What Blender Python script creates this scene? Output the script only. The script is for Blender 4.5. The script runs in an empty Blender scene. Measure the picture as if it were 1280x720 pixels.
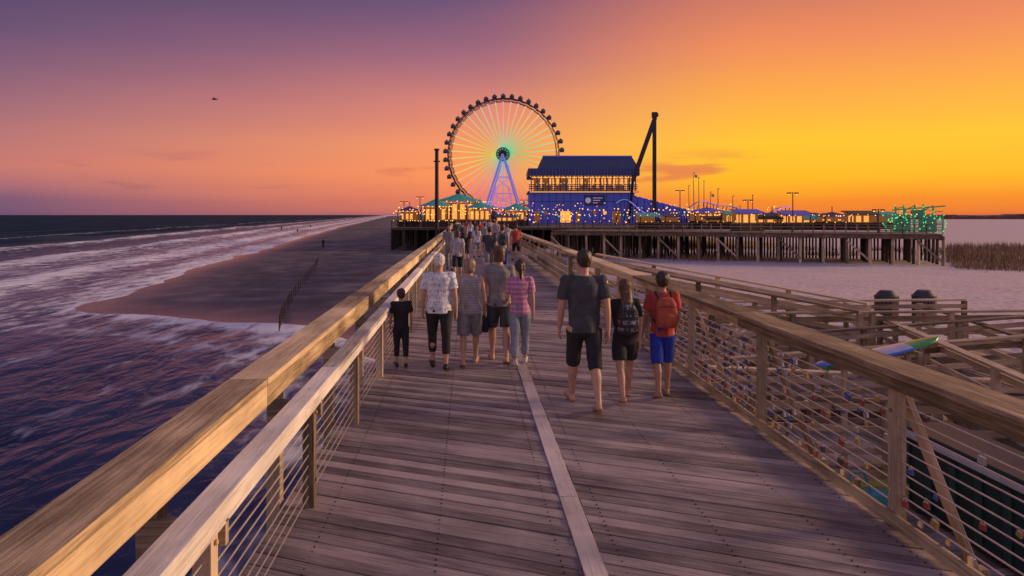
import bpy, math, random
import numpy as np
from mathutils import Vector, Matrix, noise
random.seed(7)
rad=math.radians
sc=bpy.context.scene
def srgb(r,g,b):
    f=lambda c:(c/255/12.92) if c/255<=0.04045 else ((c/255+0.055)/1.055)**2.4
    return (f(r),f(g),f(b),1)
# ------------------------------------------------------------------ camera
TH=rad(3.69); CZ=6.17; F=853.3; DZ=4.0
cam=bpy.data.cameras.new("camera"); co=bpy.data.objects.new("camera",cam); sc.collection.objects.link(co)
cam.lens=24; cam.sensor_width=36; cam.clip_end=20000; cam.clip_start=0.05
cam.shift_y=-92/1280
co.location=(0,0,CZ); co.rotation_euler=(rad(90),0,-TH)
sc.camera=co
def W(u,d,z=DZ):
    lat=(u-640)/F*d
    return Vector((math.sin(TH)*d+math.cos(TH)*lat, math.cos(TH)*d-math.sin(TH)*lat, z))
def Zv(v,d): return CZ+(268-v)/F*d
# ------------------------------------------------------------------ materials
def newmat(name):
    m=bpy.data.materials.new(name); m.use_nodes=True
    nt=m.node_tree; b=nt.nodes["Principled BSDF"]
    return m,nt,b
def N(nt,t,**k):
    n=nt.nodes.new(t)
    for a,v in k.items(): setattr(n,a,v)
    return n
def ramp(nt,stops,inp=None,interp='LINEAR'):
    r=N(nt,'ShaderNodeValToRGB'); cr=r.color_ramp; cr.interpolation=interp
    while len(cr.elements)>1: cr.elements.remove(cr.elements[-1])
    cr.elements[0].position=stops[0][0]; cr.elements[0].color=stops[0][1]
    for p,c in stops[1:]:
        e=cr.elements.new(p); e.color=c
    if inp is not None: nt.links.new(inp,r.inputs[0])
    return r
def math_(nt,op,a,b=None,c=None,clamp=False):
    n=N(nt,'ShaderNodeMath',operation=op); n.use_clamp=clamp
    for i,x in enumerate((a,b,c)):
        if x is None: continue
        if isinstance(x,(int,float)): n.inputs[i].default_value=x
        else: nt.links.new(x,n.inputs[i])
    return n.outputs[0]
def mixc(nt,fac,a,b,bt='MIX'):
    n=N(nt,'ShaderNodeMix',data_type='RGBA',blend_type=bt)
    if isinstance(fac,(int,float)): n.inputs[0].default_value=fac
    else: nt.links.new(fac,n.inputs[0])
    for i,x in ((6,a),(7,b)):
        if isinstance(x,tuple): n.inputs[i].default_value=x
        else: nt.links.new(x,n.inputs[i])
    return n.outputs[2]
def maprange(nt,x,a,b,c=0,d=1,smooth=False):
    n=N(nt,'ShaderNodeMapRange'); n.clamp=True
    if smooth: n.interpolation_type='SMOOTHSTEP'
    nt.links.new(x,n.inputs[0])
    for i,v in enumerate((a,b,c,d)): n.inputs[i+1].default_value=v
    return n.outputs[0]
def simple(name,col,rough=.7,metal=0,emit=None,es=0,var=.15,nscale=6,bump=.0):
    m,nt,b=newmat(name)
    tc=N(nt,'ShaderNodeTexCoord'); nz=N(nt,'ShaderNodeTexNoise'); nz.inputs['Scale'].default_value=nscale; nz.inputs['Detail'].default_value=5
    nt.links.new(tc.outputs['Object'],nz.inputs['Vector'])
    c=tuple(col[:3])
    lo=tuple(x*(1-var) for x in c)+(1,); hi=tuple(min(1,x*(1+var)) for x in c)+(1,)
    r=ramp(nt,[(.3,lo),(.7,hi)],nz.outputs[0])
    nt.links.new(r.outputs[0],b.inputs['Base Color']); b.inputs['Roughness'].default_value=rough; b.inputs['Metallic'].default_value=metal
    if emit: b.inputs['Emission Color'].default_value=tuple(emit[:3])+(1,); b.inputs['Emission Strength'].default_value=es
    if bump:
        bp=N(nt,'ShaderNodeBump'); bp.inputs['Strength'].default_value=bump; bp.inputs['Distance'].default_value=.01
        nt.links.new(nz.outputs[0],bp.inputs['Height']); nt.links.new(bp.outputs[0],b.inputs['Normal'])
    return m
def wood(name,c_lo,c_hi,rough=.75,bump=.4,gscale=1.0,rv=.42):
    m,nt,b=newmat(name)
    uv=N(nt,'ShaderNodeUVMap'); uv.uv_map='UVMap'
    mp=N(nt,'ShaderNodeMapping'); mp.inputs['Scale'].default_value=(1.3*gscale,34*gscale,1); nt.links.new(uv.outputs[0],mp.inputs[0])
    nz=N(nt,'ShaderNodeTexNoise'); nz.inputs['Scale'].default_value=1.6; nz.inputs['Detail'].default_value=8; nz.inputs['Roughness'].default_value=.7; nz.inputs['Distortion'].default_value=.35
    nt.links.new(mp.outputs[0],nz.inputs['Vector'])
    mp2=N(nt,'ShaderNodeMapping'); mp2.inputs['Scale'].default_value=(1.2,3,1); nt.links.new(uv.outputs[0],mp2.inputs[0])
    n2=N(nt,'ShaderNodeTexNoise'); n2.inputs['Scale'].default_value=1.5; n2.inputs['Detail'].default_value=6; nt.links.new(mp2.outputs[0],n2.inputs['Vector'])
    at=N(nt,'ShaderNodeAttribute'); at.attribute_name='rnd'
    s=math_(nt,'ADD',math_(nt,'MULTIPLY',nz.outputs[0],.75),math_(nt,'MULTIPLY',n2.outputs[0],.45))
    s=math_(nt,'ADD',s,math_(nt,'MULTIPLY',math_(nt,'SUBTRACT',at.outputs['Fac'],.5),rv))
    r=ramp(nt,[(.34,tuple(x*.4 for x in c_lo[:3])+(1,)),(.48,c_lo),(.7,c_hi),(.9,tuple(min(1,x*1.25) for x in c_hi[:3])+(1,))],s)
    tcn=N(nt,'ShaderNodeTexCoord'); n3=N(nt,'ShaderNodeTexNoise'); n3.inputs['Scale'].default_value=.8; n3.inputs['Detail'].default_value=7; n3.inputs['Roughness'].default_value=.65; nt.links.new(tcn.outputs['Object'],n3.inputs['Vector'])
    st=maprange(nt,n3.outputs[0],.35,.65,.68,1.12)
    vm=N(nt,'ShaderNodeVectorMath',operation='SCALE'); nt.links.new(r.outputs[0],vm.inputs[0]); nt.links.new(st,vm.inputs['Scale'])
    nt.links.new(vm.outputs[0],b.inputs['Base Color']); b.inputs['Roughness'].default_value=rough
    bp=N(nt,'ShaderNodeBump'); bp.inputs['Strength'].default_value=bump; bp.inputs['Distance'].default_value=.006
    nt.links.new(nz.outputs[0],bp.inputs['Height']); nt.links.new(bp.outputs[0],b.inputs['Normal'])
    return m
def emis(name,col,s):
    m,nt,b=newmat(name); b.inputs['Base Color'].default_value=tuple(col[:3])+(1,)
    b.inputs['Emission Color'].default_value=tuple(col[:3])+(1,); b.inputs['Emission Strength'].default_value=s
    return m
M_deck=wood("deck_boards",(.19,.145,.135,1),(.46,.365,.335,1),.6,.7,1,.26)
M_plank=wood("centre_plank",(.34,.28,.25,1),(.60,.50,.45,1),.65,.5)
M_cap=wood("rail_cap",(.26,.18,.10,1),(.66,.49,.30,1),.7,.8,.8)
M_rail=wood("rail_wood",(.25,.18,.115,1),(.54,.41,.28,1),.7,.5)
M_handrail=wood("handrail_wood",(.38,.34,.32,1),(.72,.66,.62,1),.6,.5)
M_pile=wood("pile_wood",(.14,.095,.065,1),(.42,.29,.19,1),.85,.5,.6)
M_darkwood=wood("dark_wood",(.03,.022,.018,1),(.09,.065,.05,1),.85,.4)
M_cable=simple("steel_cable",(.62,.58,.55),.35,.7)
# ------------------------------------------------------------------ mesh builder
class MB:
    def __init__(s): s.v=[]; s.f=[]; s.uv=[]; s.r=[]; s.m=[]
    def face(s,idx,uvs,r,m): s.f.append(idx); s.uv.append(uvs); s.r.append(r); s.m.append(m)
    def hexa(s,c,m=0,L=None,r=None):
        b=len(s.v); s.v+= [Vector(x) for x in c]
        r=random.random() if r is None else r
        ou=random.random()*20; ov=random.random()*20
        l=(Vector(c[1])-Vector(c[0])).length; w=(Vector(c[3])-Vector(c[0])).length; h=(Vector(c[4])-Vector(c[0])).length
        def q(a,b_,c_,d,x,y): s.face((b+a,b+b_,b+c_,b+d),[(ou,ov),(ou+x,ov),(ou+x,ov+y),(ou,ov+y)],r,m)
        q(4,5,6,7,l,w); s.face((b+0,b+3,b+2,b+1),[(ou,ov),(ou,ov+w),(ou+l,ov+w),(ou+l,ov)],r,m)
        q(0,1,5,4,l,h); q(2,3,7,6,l,h); 
        s.face((b+1,b+2,b+6,b+5),[(ou,ov),(ou+.1,ov+w),(ou+.1+h*.2,ov+w),(ou+h*.2,ov)],r,m)
        s.face((b+3,b+0,b+4,b+7),[(ou,ov),(ou+.1,ov+w),(ou+.1+h*.2,ov+w),(ou+h*.2,ov)],r,m)
    def beam(s,p0,p1,w,h,m=0,up=(0,0,1),r=None):
        p0=Vector(p0);p1=Vector(p1); t=(p1-p0).normalized(); up=Vector(up)
        if abs(t.dot(up))>.98: up=Vector((0,1,0))
        sd=t.cross(up).normalized(); u=sd.cross(t).normalized()
        a=sd*w/2; b=u*h/2
        s.hexa([p0+a-b,p1+a-b,p1-a-b,p0-a-b,p0+a+b,p1+a+b,p1-a+b,p0-a+b],m,r=r)
    def box(s,x0,x1,y0,y1,z0,z1,m=0,r=None):
        s.hexa([(x0,y0,z0),(x1,y0,z0),(x1,y1,z0),(x0,y1,z0),(x0,y0,z1),(x1,y0,z1),(x1,y1,z1),(x0,y1,z1)],m,r=r)
    def cyl(s,p0,p1,r0,r1=None,n=8,m=0,caps=True):
        r1=r0 if r1 is None else r1
        p0=Vector(p0);p1=Vector(p1); t=(p1-p0).normalized(); up=Vector((0,0,1))
        if abs(t.dot(up))>.98: up=Vector((0,1,0))
        a=t.cross(up).normalized(); b_=a.cross(t).normalized()
        b=len(s.v); L=(p1-p0).length; rr=random.random(); ou=random.random()*20
        for p,r in ((p0,r0),(p1,r1)):
            for i in range(n):
                an=2*math.pi*i/n; s.v.append(p+a*math.cos(an)*r+b_*math.sin(an)*r)
        for i in range(n):
            j=(i+1)%n; y0=i/n*r0*6; y1=(i+1)/n*r0*6
            s.face((b+i,b+n+i,b+n+j,b+j),[(ou,y0),(ou+L,y0),(ou+L,y1),(ou,y1)],rr,m)
        if caps:
            s.face(tuple(b+i for i in range(n)),[(ou,0)]*n,rr,m)
            s.face(tuple(b+n+i for i in reversed(range(n))),[(ou,0)]*n,rr,m)
    def ball(s,c,rx,ry=None,rz=None,m=0,nu=8,nv=5):
        ry=rx if ry is None else ry; rz=rx if rz is None else rz
        c=Vector(c); b=len(s.v); rr=random.random()
        s.v.append(c-Vector((0,0,rz)))
        for j in range(1,nv):
            t=math.pi*j/nv
            for i in range(nu):
                a=2*math.pi*i/nu; s.v.append(c+Vector((rx*math.sin(t)*math.cos(a),ry*math.sin(t)*math.sin(a),-rz*math.cos(t))))
        s.v.append(c+Vector((0,0,rz))); e=len(s.v)-1
        for i in range(nu):
            j=(i+1)%nu
            s.face((b,b+1+j,b+1+i),[(0,0)]*3,rr,m)
            for k in range(nv-2):
                o=b+1+k*nu; s.face((o+i,o+j,o+nu+j,o+nu+i),[(0,0)]*4,rr,m)
            o=b+1+(nv-2)*nu; s.face((o+i,o+j,e),[(0,0)]*3,rr,m)
    def poly(s,pts,m=0):
        b=len(s.v); s.v+=[Vector(p) for p in pts]; s.face(tuple(range(b,b+len(pts))),[(0,0)]*len(pts),random.random(),m)
    def obj(s,name,mats,parent=None,bevel=0,smooth=False,loc=None,rotz=None):
        me=bpy.data.meshes.new(name); me.from_pydata([tuple(v) for v in s.v],[],s.f)
        uv=me.uv_layers.new(name='UVMap'); at=me.attributes.new('rnd','FLOAT','FACE')
        flat=[c for u in s.uv for p in u for c in p]; uv.data.foreach_set('uv',flat)
        at.data.foreach_set('value',s.r); me.polygons.foreach_set('material_index',s.m)
        for m in (mats if isinstance(mats,(list,tuple)) else [mats]): me.materials.append(m)
        if smooth: me.polygons.foreach_set('use_smooth',[True]*len(me.polygons))
        me.update()
        o=bpy.data.objects.new(name,me); sc.collection.objects.link(o)
        if parent: o.parent=parent
        if loc is not None: o.location=loc
        if rotz is not None: o.rotation_euler=(0,0,rotz)
        if bevel:
            b=o.modifiers.new('b','BEVEL'); b.width=bevel; b.segments=2; b.limit_method='ANGLE'
        return o
def empty(name,loc=(0,0,0),rotz=0):
    e=bpy.data.objects.new(name,None); sc.collection.objects.link(e); e.location=loc; e.rotation_euler=(0,0,rotz); return e
# ------------------------------------------------------------------ world
w=bpy.data.worlds.new("World"); sc.world=w; w.use_nodes=True; nt=w.node_tree
bg=nt.nodes['Background']
tc=N(nt,'ShaderNodeTexCoord'); sep=N(nt,'ShaderNodeSeparateXYZ'); nt.links.new(tc.outputs['Generated'],sep.inputs[0])
X,Y,Z=sep.outputs
SA=rad(33)
hx=math_(nt,'SQRT',math_(nt,'ADD',math_(nt,'MULTIPLY',X,X),math_(nt,'MULTIPLY',Y,Y)))
dt=math_(nt,'DIVIDE',math_(nt,'ADD',math_(nt,'MULTIPLY',X,math.sin(SA)),math_(nt,'MULTIPLY',Y,math.cos(SA))),math_(nt,'MAXIMUM',hx,.001))
ang=math_(nt,'ARCCOSINE',math_(nt,'MINIMUM',math_(nt,'MAXIMUM',dt,-.9999),.9999))
nzs=N(nt,'ShaderNodeTexNoise'); nzs.inputs['Scale'].default_value=3; nzs.inputs['Detail'].default_value=4
mp=N(nt,'ShaderNodeMapping'); mp.inputs['Scale'].default_value=(1,1,7); nt.links.new(tc.outputs['Generated'],mp.inputs[0]); nt.links.new(mp.outputs[0],nzs.inputs['Vector'])
zz=math_(nt,'ADD',Z,math_(nt,'MULTIPLY',math_(nt,'SUBTRACT',nzs.outputs[0],.5),.022))
z2=math_(nt,'SQRT',math_(nt,'MAXIMUM',zz,0))
def q(z): return math.sqrt(z)
Lr=ramp(nt,[(0,srgb(84,72,110)),(q(.020),srgb(102,80,116)),(q(.034),srgb(150,96,116)),(q(.06),srgb(192,114,112)),(q(.10),srgb(172,108,116)),(q(.15),srgb(134,92,118)),(q(.21),srgb(98,76,112)),(q(.27),srgb(76,64,102)),(q(.5),srgb(82,76,120)),(1,srgb(108,106,150))],z2)
Cr=ramp(nt,[(0,srgb(190,106,100)),(q(.02),srgb(232,124,90)),(q(.056),srgb(252,146,88)),(q(.10),srgb(248,150,98)),(q(.16),srgb(218,130,114)),(q(.22),srgb(164,104,122)),(q(.30),srgb(108,80,116)),(q(.5),srgb(94,82,124)),(1,srgb(108,106,150))],z2)
Rr=ramp(nt,[(0,srgb(224,108,56)),(q(.02),srgb(246,138,36)),(q(.05),srgb(255,184,22)),(q(.10),srgb(255,196,36)),(q(.16),srgb(255,172,62)),(q(.23),srgb(240,140,86)),(q(.31),srgb(200,114,96)),(q(.5),srgb(130,95,122)),(1,srgb(110,106,150))],z2)
f1=maprange(nt,ang,rad(35),rad(70),0,1); f2=maprange(nt,ang,rad(36),rad(8),0,1,True)
Br=ramp(nt,[(0,srgb(150,125,155)),(q(.06),srgb(205,162,172)),(q(.2),srgb(208,172,178)),(q(.5),srgb(165,150,176)),(1,srgb(112,108,152))],z2)  # unseen sky behind the camera, brightened to pink as added fill light
col=mixc(nt,f1,Cr.outputs[0],Lr.outputs[0]); col=mixc(nt,f2,col,Rr.outputs[0])
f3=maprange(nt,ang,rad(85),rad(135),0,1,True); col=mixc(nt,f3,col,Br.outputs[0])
cn=N(nt,'ShaderNodeTexNoise'); cn.inputs['Scale'].default_value=5.5; cn.inputs['Detail'].default_value=6
mp=N(nt,'ShaderNodeMapping'); mp.inputs['Scale'].default_value=(1,1,6); mp.inputs['Location'].default_value=(3.1,.4,0); nt.links.new(tc.outputs['Generated'],mp.inputs[0]); nt.links.new(mp.outputs[0],cn.inputs['Vector'])
cf=maprange(nt,cn.outputs[0],.57,.68,0,.75,True)
band=math_(nt,'MULTIPLY',maprange(nt,Z,.012,.03,0,1,True),maprange(nt,Z,.10,.06,0,1,True))
cf=math_(nt,'MULTIPLY',cf,band)
ccol=mixc(nt,f1,srgb(222,112,72),srgb(130,92,114))
col=mixc(nt,cf,col,ccol)
sky=N(nt,'ShaderNodeTexSky'); sky.sky_type='NISHITA'; sky.sun_disc=False
SUN_AZ=rad(84); SUN_EL=rad(14)
sky.sun_elevation=SUN_EL; sky.sun_rotation=SUN_AZ
add=N(nt,'ShaderNodeVectorMath',operation='MULTIPLY_ADD')
nt.links.new(sky.outputs[0],add.inputs[0]); add.inputs[1].default_value=(.004,.004,.004); nt.links.new(col,add.inputs[2])
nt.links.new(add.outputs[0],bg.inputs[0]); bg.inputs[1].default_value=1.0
sl=bpy.data.lights.new("sun","SUN"); so=bpy.data.objects.new("sun",sl); sc.collection.objects.link(so)
sl.energy=3.9; sl.angle=rad(10); sl.color=(1,.64,.36)
S=Vector((math.sin(SUN_AZ)*math.cos(SUN_EL),math.cos(SUN_AZ)*math.cos(SUN_EL),math.sin(SUN_EL)))
so.rotation_euler=(-S).to_track_quat('-Z','Y').to_euler()
sc.view_settings.view_transform='Standard'; sc.view_settings.look='None'; sc.view_settings.exposure=0
# ------------------------------------------------------------------ terrain + water
SH=[(3,-300),(3,-20),(2,10),(-1,25),(-5,33),(-9.6,37.7),(-12.5,39.5),(-18.3,42.2),(-23.5,45),(-26.5,49),(-27,55),(-30.3,75),(-36,122),(-60,315),(-216,1781),(-700,6000)]
def xs_at(y):
    for (x0,y0),(x1,y1) in zip(SH,SH[1:]):
        if y<=y1:
            t=(y-y0)/(y1-y0); return x0+(x1-x0)*t
    return SH[-1][0]
def spaced(a,b,s0,core0,core1,g=1.12):
    out=[core0]; x=core0
    while x<core1: x+=s0; out.append(x)
    s=s0
    while x<b: s*=g; x+=s; out.append(min(x,b))
    x=core0; s=s0
    while x>a: s*=g; x-=s; out.insert(0,max(x,a))
    return out
def dist_poly(P):
    d=np.full(len(P),1e9)
    for (x0,y0),(x1,y1) in zip(SH,SH[1:]):
        a=np.array([x0,y0]); b=np.array([x1,y1]); ab=b-a
        t=np.clip(((P-a)@ab)/(ab@ab),0,1)[:,None]
        d=np.minimum(d,np.linalg.norm(P-(a+t*ab),axis=1))
    return d
def smooth(a,b,x):
    t=np.clip((x-a)/(b-a),0,1); return t*t*(3-2*t)
def gridmesh(name,xs,ys,zf,attrs,mat):
    P=np.array([(x,y) for y in ys for x in xs]); nx=len(xs)
    Zs=zf(P); me=bpy.data.meshes.new(name)
    fs=[(j*nx+i,j*nx+i+1,(j+1)*nx+i+1,(j+1)*nx+i) for j in range(len(ys)-1) for i in range(nx-1)]
    me.from_pydata([(p[0],p[1],z) for p,z in zip(P,Zs)],[],fs)
    for k,fn in attrs.items():
        a=me.attributes.new(k,'FLOAT','POINT'); a.data.foreach_set('value',np.asarray(fn(P),dtype=np.float32))
    me.polygons.foreach_set('use_smooth',[True]*len(fs)); me.materials.append(mat)
    o=bpy.data.objects.new(name,me); sc.collection.objects.link(o); return o
def signed(P):
    d=dist_poly(P); sg=np.where(P[:,0]>np.array([xs_at(y) for y in P[:,1]]),1,-1); return d*sg
def nzv(P,s,o=0): return np.array([noise.noise(Vector((p[0]*s,p[1]*s,o))) for p in P])
def landz(P):
    s=signed(P)+nzv(P,.12,5)*2.2+nzv(P,.4,9)*.6
    z=np.where(s<0,.035*s,.5*(1-np.exp(-np.maximum(s,0)*.03/.5)))
    z=np.maximum(z,-4)
    n=nzv(P,.25)*.07+nzv(P,.06,3)*.12
    z=z+n*smooth(0,14,s)
    hill=smooth(6,12,P[:,0])*smooth(11,20,P[:,1])*(1-smooth(26,75,P[:,1]))*2.1
    return z+hill
m,nt,b=newmat("sand")
at=N(nt,'ShaderNodeAttribute'); at.attribute_name='dry'
a2=N(nt,'ShaderNodeAttribute'); a2.attribute_name='sd'
tcn=N(nt,'ShaderNodeTexCoord')
n1=N(nt,'ShaderNodeTexNoise'); n1.inputs['Scale'].default_value=.35; n1.inputs['Detail'].default_value=8; nt.links.new(tcn.outputs['Object'],n1.inputs['Vector'])
n2=N(nt,'ShaderNodeTexNoise'); n2.inputs['Scale'].default_value=4; n2.inputs['Detail'].default_value=8; nt.links.new(tcn.outputs['Object'],n2.inputs['Vector'])
n0=N(nt,'ShaderNodeTexNoise'); n0.inputs['Scale'].default_value=.07; n0.inputs['Detail'].default_value=5; nt.links.new(tcn.outputs['Object'],n0.inputs['Vector'])
vo=N(nt,'ShaderNodeTexVoronoi'); vo.inputs['Scale'].default_value=1.7; nt.links.new(tcn.outputs['Object'],vo.inputs['Vector'])
fd=math_(nt,'ADD',at.outputs['Fac'],math_(nt,'MULTIPLY',math_(nt,'SUBTRACT',n1.outputs[0],.5),.6),clamp=True)
wv_=math_(nt,'ADD',math_(nt,'MULTIPLY',n1.outputs[0],.5),math_(nt,'MULTIPLY',n0.outputs[0],.5))
wet=ramp(nt,[(.35,(.032,.030,.038,1)),(.5,(.075,.066,.075,1)),(.65,(.15,.125,.13,1))],wv_)
dry=ramp(nt,[(.3,(.45,.36,.38,1)),(.7,(.68,.56,.58,1))],n2.outputs[0])
c=mixc(nt,fd,wet.outputs[0],dry.outputs[0])
fp=maprange(nt,vo.outputs['Distance'],.12,.32,.62,1)
fp=math_(nt,'MAXIMUM',fp,maprange(nt,a2.outputs['Fac'],10,3,0,1))
wl=maprange(nt,a2.outputs['Fac'],1,8,.55,1)
vm=N(nt,'ShaderNodeVectorMath',operation='SCALE'); nt.links.new(c,vm.inputs[0]); nt.links.new(math_(nt,'MULTIPLY',fp,wl),vm.inputs['Scale'])
nt.links.new(vm.outputs[0],b.inputs['Base Color'])
nt.links.new(maprange(nt,a2.outputs['Fac'],0,9,.2,.75),b.inputs['Roughness'])
hh_=math_(nt,'ADD',math_(nt,'MULTIPLY',n2.outputs[0],.8),math_(nt,'MULTIPLY',fp,.7))
bp=N(nt,'ShaderNodeBump'); bp.inputs['Strength'].default_value=.6; bp.inputs['Distance'].default_value=.08; nt.links.new(hh_,bp.inputs['Height'])
nt.links.new(bp.outputs[0],b.inputs['Normal']); M_sand=m
lx=spaced(-300,7000,1.0,-45,30); ly=spaced(-300,7000,1.2,0,100)
def dryf(P): return np.clip(smooth(0,9,P[:,0])*.95*smooth(2,14,P[:,1]+P[:,0])+.06*smooth(8,30,signed(P)),0,1)
land=gridmesh("beach_ground",lx,ly,landz,{'dry':dryf,'sd':signed},M_sand)
# water
m,nt,b=newmat("sea_water")
sd=N(nt,'ShaderNodeAttribute'); sd.attribute_name='sd'; sf=N(nt,'ShaderNodeAttribute'); sf.attribute_name='surf'
tcn=N(nt,'ShaderNodeTexCoord')
def noise_n(scale,detail,sx=1,sy=1,rot=0,dist=0):
    mp=N(nt,'ShaderNodeMapping'); mp.inputs['Scale'].default_value=(sx,sy,1); mp.inputs['Rotation'].default_value=(0,0,rot); nt.links.new(tcn.outputs['Object'],mp.inputs[0])
    n=N(nt,'ShaderNodeTexNoise'); n.inputs['Scale'].default_value=scale; n.inputs['Detail'].default_value=detail; n.inputs['Distortion'].default_value=dist
    nt.links.new(mp.outputs[0],n.inputs['Vector']); return n.outputs[0]
big=noise_n(.09,3,1,.35); lace=noise_n(.8,9,1,.28,rad(8),.8); fine=noise_n(2.2,8,1,.45,0,.6)
dd=math_(nt,'ADD',sd.outputs['Fac'],math_(nt,'MULTIPLY',math_(nt,'SUBTRACT',big,.5),9))
G=lambda v:(v,v,v,1)
env=ramp(nt,[(0,G(1.0)),(.03,G(.7)),(.055,G(.35)),(.10,G(1.0)),(.15,G(.5)),(.19,G(.55)),(.225,G(1.0)),(.26,G(.36)),(.33,G(.22)),(.385,G(.85)),(.42,G(.25)),(.58,G(.05)),(.635,G(.6)),(.67,G(.05)),(.74,G(0)),(1,G(0))],math_(nt,'DIVIDE',dd,110))
envn=ramp(nt,[(0,G(1.0)),(.02,G(.72)),(.05,G(.45)),(.085,G(.62)),(.12,G(.34)),(.2,G(.20)),(.34,G(.05)),(.5,G(0))],math_(nt,'DIVIDE',dd,60))
e=mixc(nt,sf.outputs['Fac'],envn.outputs[0],env.outputs[0])
ll=math_(nt,'ADD',math_(nt,'MULTIPLY',lace,.65),math_(nt,'MULTIPLY',fine,.35))
foam=math_(nt,'ADD',e,math_(nt,'MULTIPLY',math_(nt,'SUBTRACT',ll,.62),2.6))
foam=maprange(nt,foam,0.05,.8,0,.95,True)
foam=math_(nt,'MULTIPLY',foam,maprange(nt,sd.outputs['Fac'],86,66,0,1))
rip=noise_n(1.3,5,1.0,.42,rad(-28),.8); rip2=noise_n(.36,4,1,.45,rad(-15),.5); rip3=noise_n(.10,4,1,.35,rad(5))
far_var=noise_n(.10,6,1,.2,rad(2),.3)
deepf=ramp(nt,[(.38,(.004,.018,.036,1)),(.55,(.010,.034,.058,1)),(.7,(.035,.062,.088,1))],far_var)
deepn=ramp(nt,[(.35,(.010,.018,.05,1)),(.65,(.05,.06,.12,1))],rip2)
deep=mixc(nt,maprange(nt,sd.outputs['Fac'],6,60),deepn.outputs[0],deepf.outputs[0])
h=math_(nt,'ADD',math_(nt,'MULTIPLY',rip,.30),math_(nt,'MULTIPLY',rip2,1.0))
h=math_(nt,'ADD',h,math_(nt,'MULTIPLY',rip3,1.6))
bp=N(nt,'ShaderNodeBump'); bp.inputs['Strength'].default_value=.8; bp.inputs['Distance'].default_value=.6; nt.links.new(h,bp.inputs['Height'])
df=N(nt,'ShaderNodeBsdfDiffuse'); nt.links.new(deep,df.inputs[0]); nt.links.new(bp.outputs[0],df.inputs['Normal'])
gl=N(nt,'ShaderNodeBsdfGlossy'); gl.inputs['Roughness'].default_value=.2; gl.inputs['Color'].default_value=(.72,.78,1,1); nt.links.new(bp.outputs[0],gl.inputs['Normal'])
fr=N(nt,'ShaderNodeFresnel'); fr.inputs[0].default_value=1.33; nt.links.new(bp.outputs[0],fr.inputs['Normal'])
gf=math_(nt,'MULTIPLY',fr.outputs[0],maprange(nt,sd.outputs['Fac'],8,60,.75,.07))
mx=N(nt,'ShaderNodeMixShader'); nt.links.new(gf,mx.inputs[0]); nt.links.new(df.outputs[0],mx.inputs[1]); nt.links.new(gl.outputs[0],mx.inputs[2])
b.inputs['Base Color'].default_value=(.80,.79,.86,1); b.inputs['Roughness'].default_value=.8
mx2=N(nt,'ShaderNodeMixShader'); nt.links.new(foam,mx2.inputs[0]); nt.links.new(mx.outputs[0],mx2.inputs[1]); nt.links.new(b.outputs[0],mx2.inputs[2])
nt.links.new(mx2.outputs[0],nt.nodes['Material Output'].inputs[0])
M_water=m
wx=[-x for x in spaced(-8,7000,.9,-4,95)][::-1]; wy=spaced(-300,7000,1.3,20,160,1.1)
def watz(P):
    s=-signed(P); surf=smooth(42,56,P[:,1])
    n=nzv(P,.05)*4
    z=np.zeros(len(P))
    for c0,wd,hh in ((12,2.2,.35),(24,2.8,.6),(43,3.6,.8),(71,5,.9)):
        z+=hh*np.exp(-((s+n-c0)/wd)**2)*surf*(.6+.6*np.clip(nzv(P,.03,c0),-.6,1))
    z+=nzv(np.stack([P[:,0],P[:,1]*.35],1),.09,7)*.55*smooth(30,80,s)*surf
    return z
gridmesh("sea_water",wx,wy,watz,{'sd':lambda P:-signed(P),'surf':lambda P:smooth(40,55,P[:,1])},M_water)
# ------------------------------------------------------------------ pier deck
pier=empty("wooden_pier")
mb=MB(); TA=math.tan(rad(24)); pitch=.128/math.cos(rad(24)); bw=pitch-.013
XL,XC0,XC1,XR=-1.36,.70,.84,3.04
y=-2.0
while y<112:
    for (xa,xb) in ((XL,XC0-.006),(XC1+.006,XR)):
        zj=random.uniform(-.004,.004); z1=DZ+zj; z0=DZ-.04; zt_=random.uniform(-.002,.002)
        jl=random.uniform(-.01,.01); js=random.uniform(-.002,.002)
        ya=y-TA*xa+js; yb=y-TA*xb-js
        if yb>-2.5: mb.hexa([(xa+jl,ya,z0),(xb,yb,z0),(xb,yb+bw,z0),(xa+jl,ya+bw,z0),(xa+jl,ya,z1-zt_),(xb,yb,z1),(xb,yb+bw,z1+zt_),(xa+jl,ya+bw,z1)])
    y+=pitch
mb.obj("deck_boards",M_deck,pier)
mb=MB(); y=-2
while y<110:
    L=3.6; mb.hexa([(XC0,y,DZ-.03),(XC0,y+L,DZ-.03),(XC1,y+L,DZ-.03),(XC1,y,DZ-.03)][::-1]+[(XC0,y,DZ+.009),(XC0,y+L-.01,DZ+.009),(XC1,y+L-.01,DZ+.009),(XC1,y,DZ+.009)][::-1])
    y+=L
mb.obj("centre_plank",M_plank,pier,bevel=.004)
mb=MB()
y=-1.9
while y<16:
    for xx in (-1.0,-.2,.58,.96,1.7,2.4,2.84):
        for o in (.03,.095):
            yy=y-TA*xx+o; mb.cyl((xx,yy,DZ-.002),(xx,yy,DZ+.0045),.006,n=6)
    y+=pitch
mb.obj("screws",simple("dark_screws",(.05,.04,.035),.5,.6),pier)
mb=MB()
for x in (-1.2,-.2,.9,1.9,2.85): mb.beam((x,-2,DZ-.2),(x,112,DZ-.2),.08,.28)
y=1
while y<112:
    mb.beam((-1.6,y,DZ-.5),(3.2,y,DZ-.5),.3,.3,)
    for x in (-1.35,.8,2.95): mb.cyl((x,y,DZ-.36),(x,y,-1.5),.16,.19,10)
    if int(y)%2: mb.beam((-1.35,y+.2,DZ-.7),(2.95,y+.2,.8),.07,.2)
    y+=4
mb.obj("pilings_and_joists",M_pile,pier)
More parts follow.
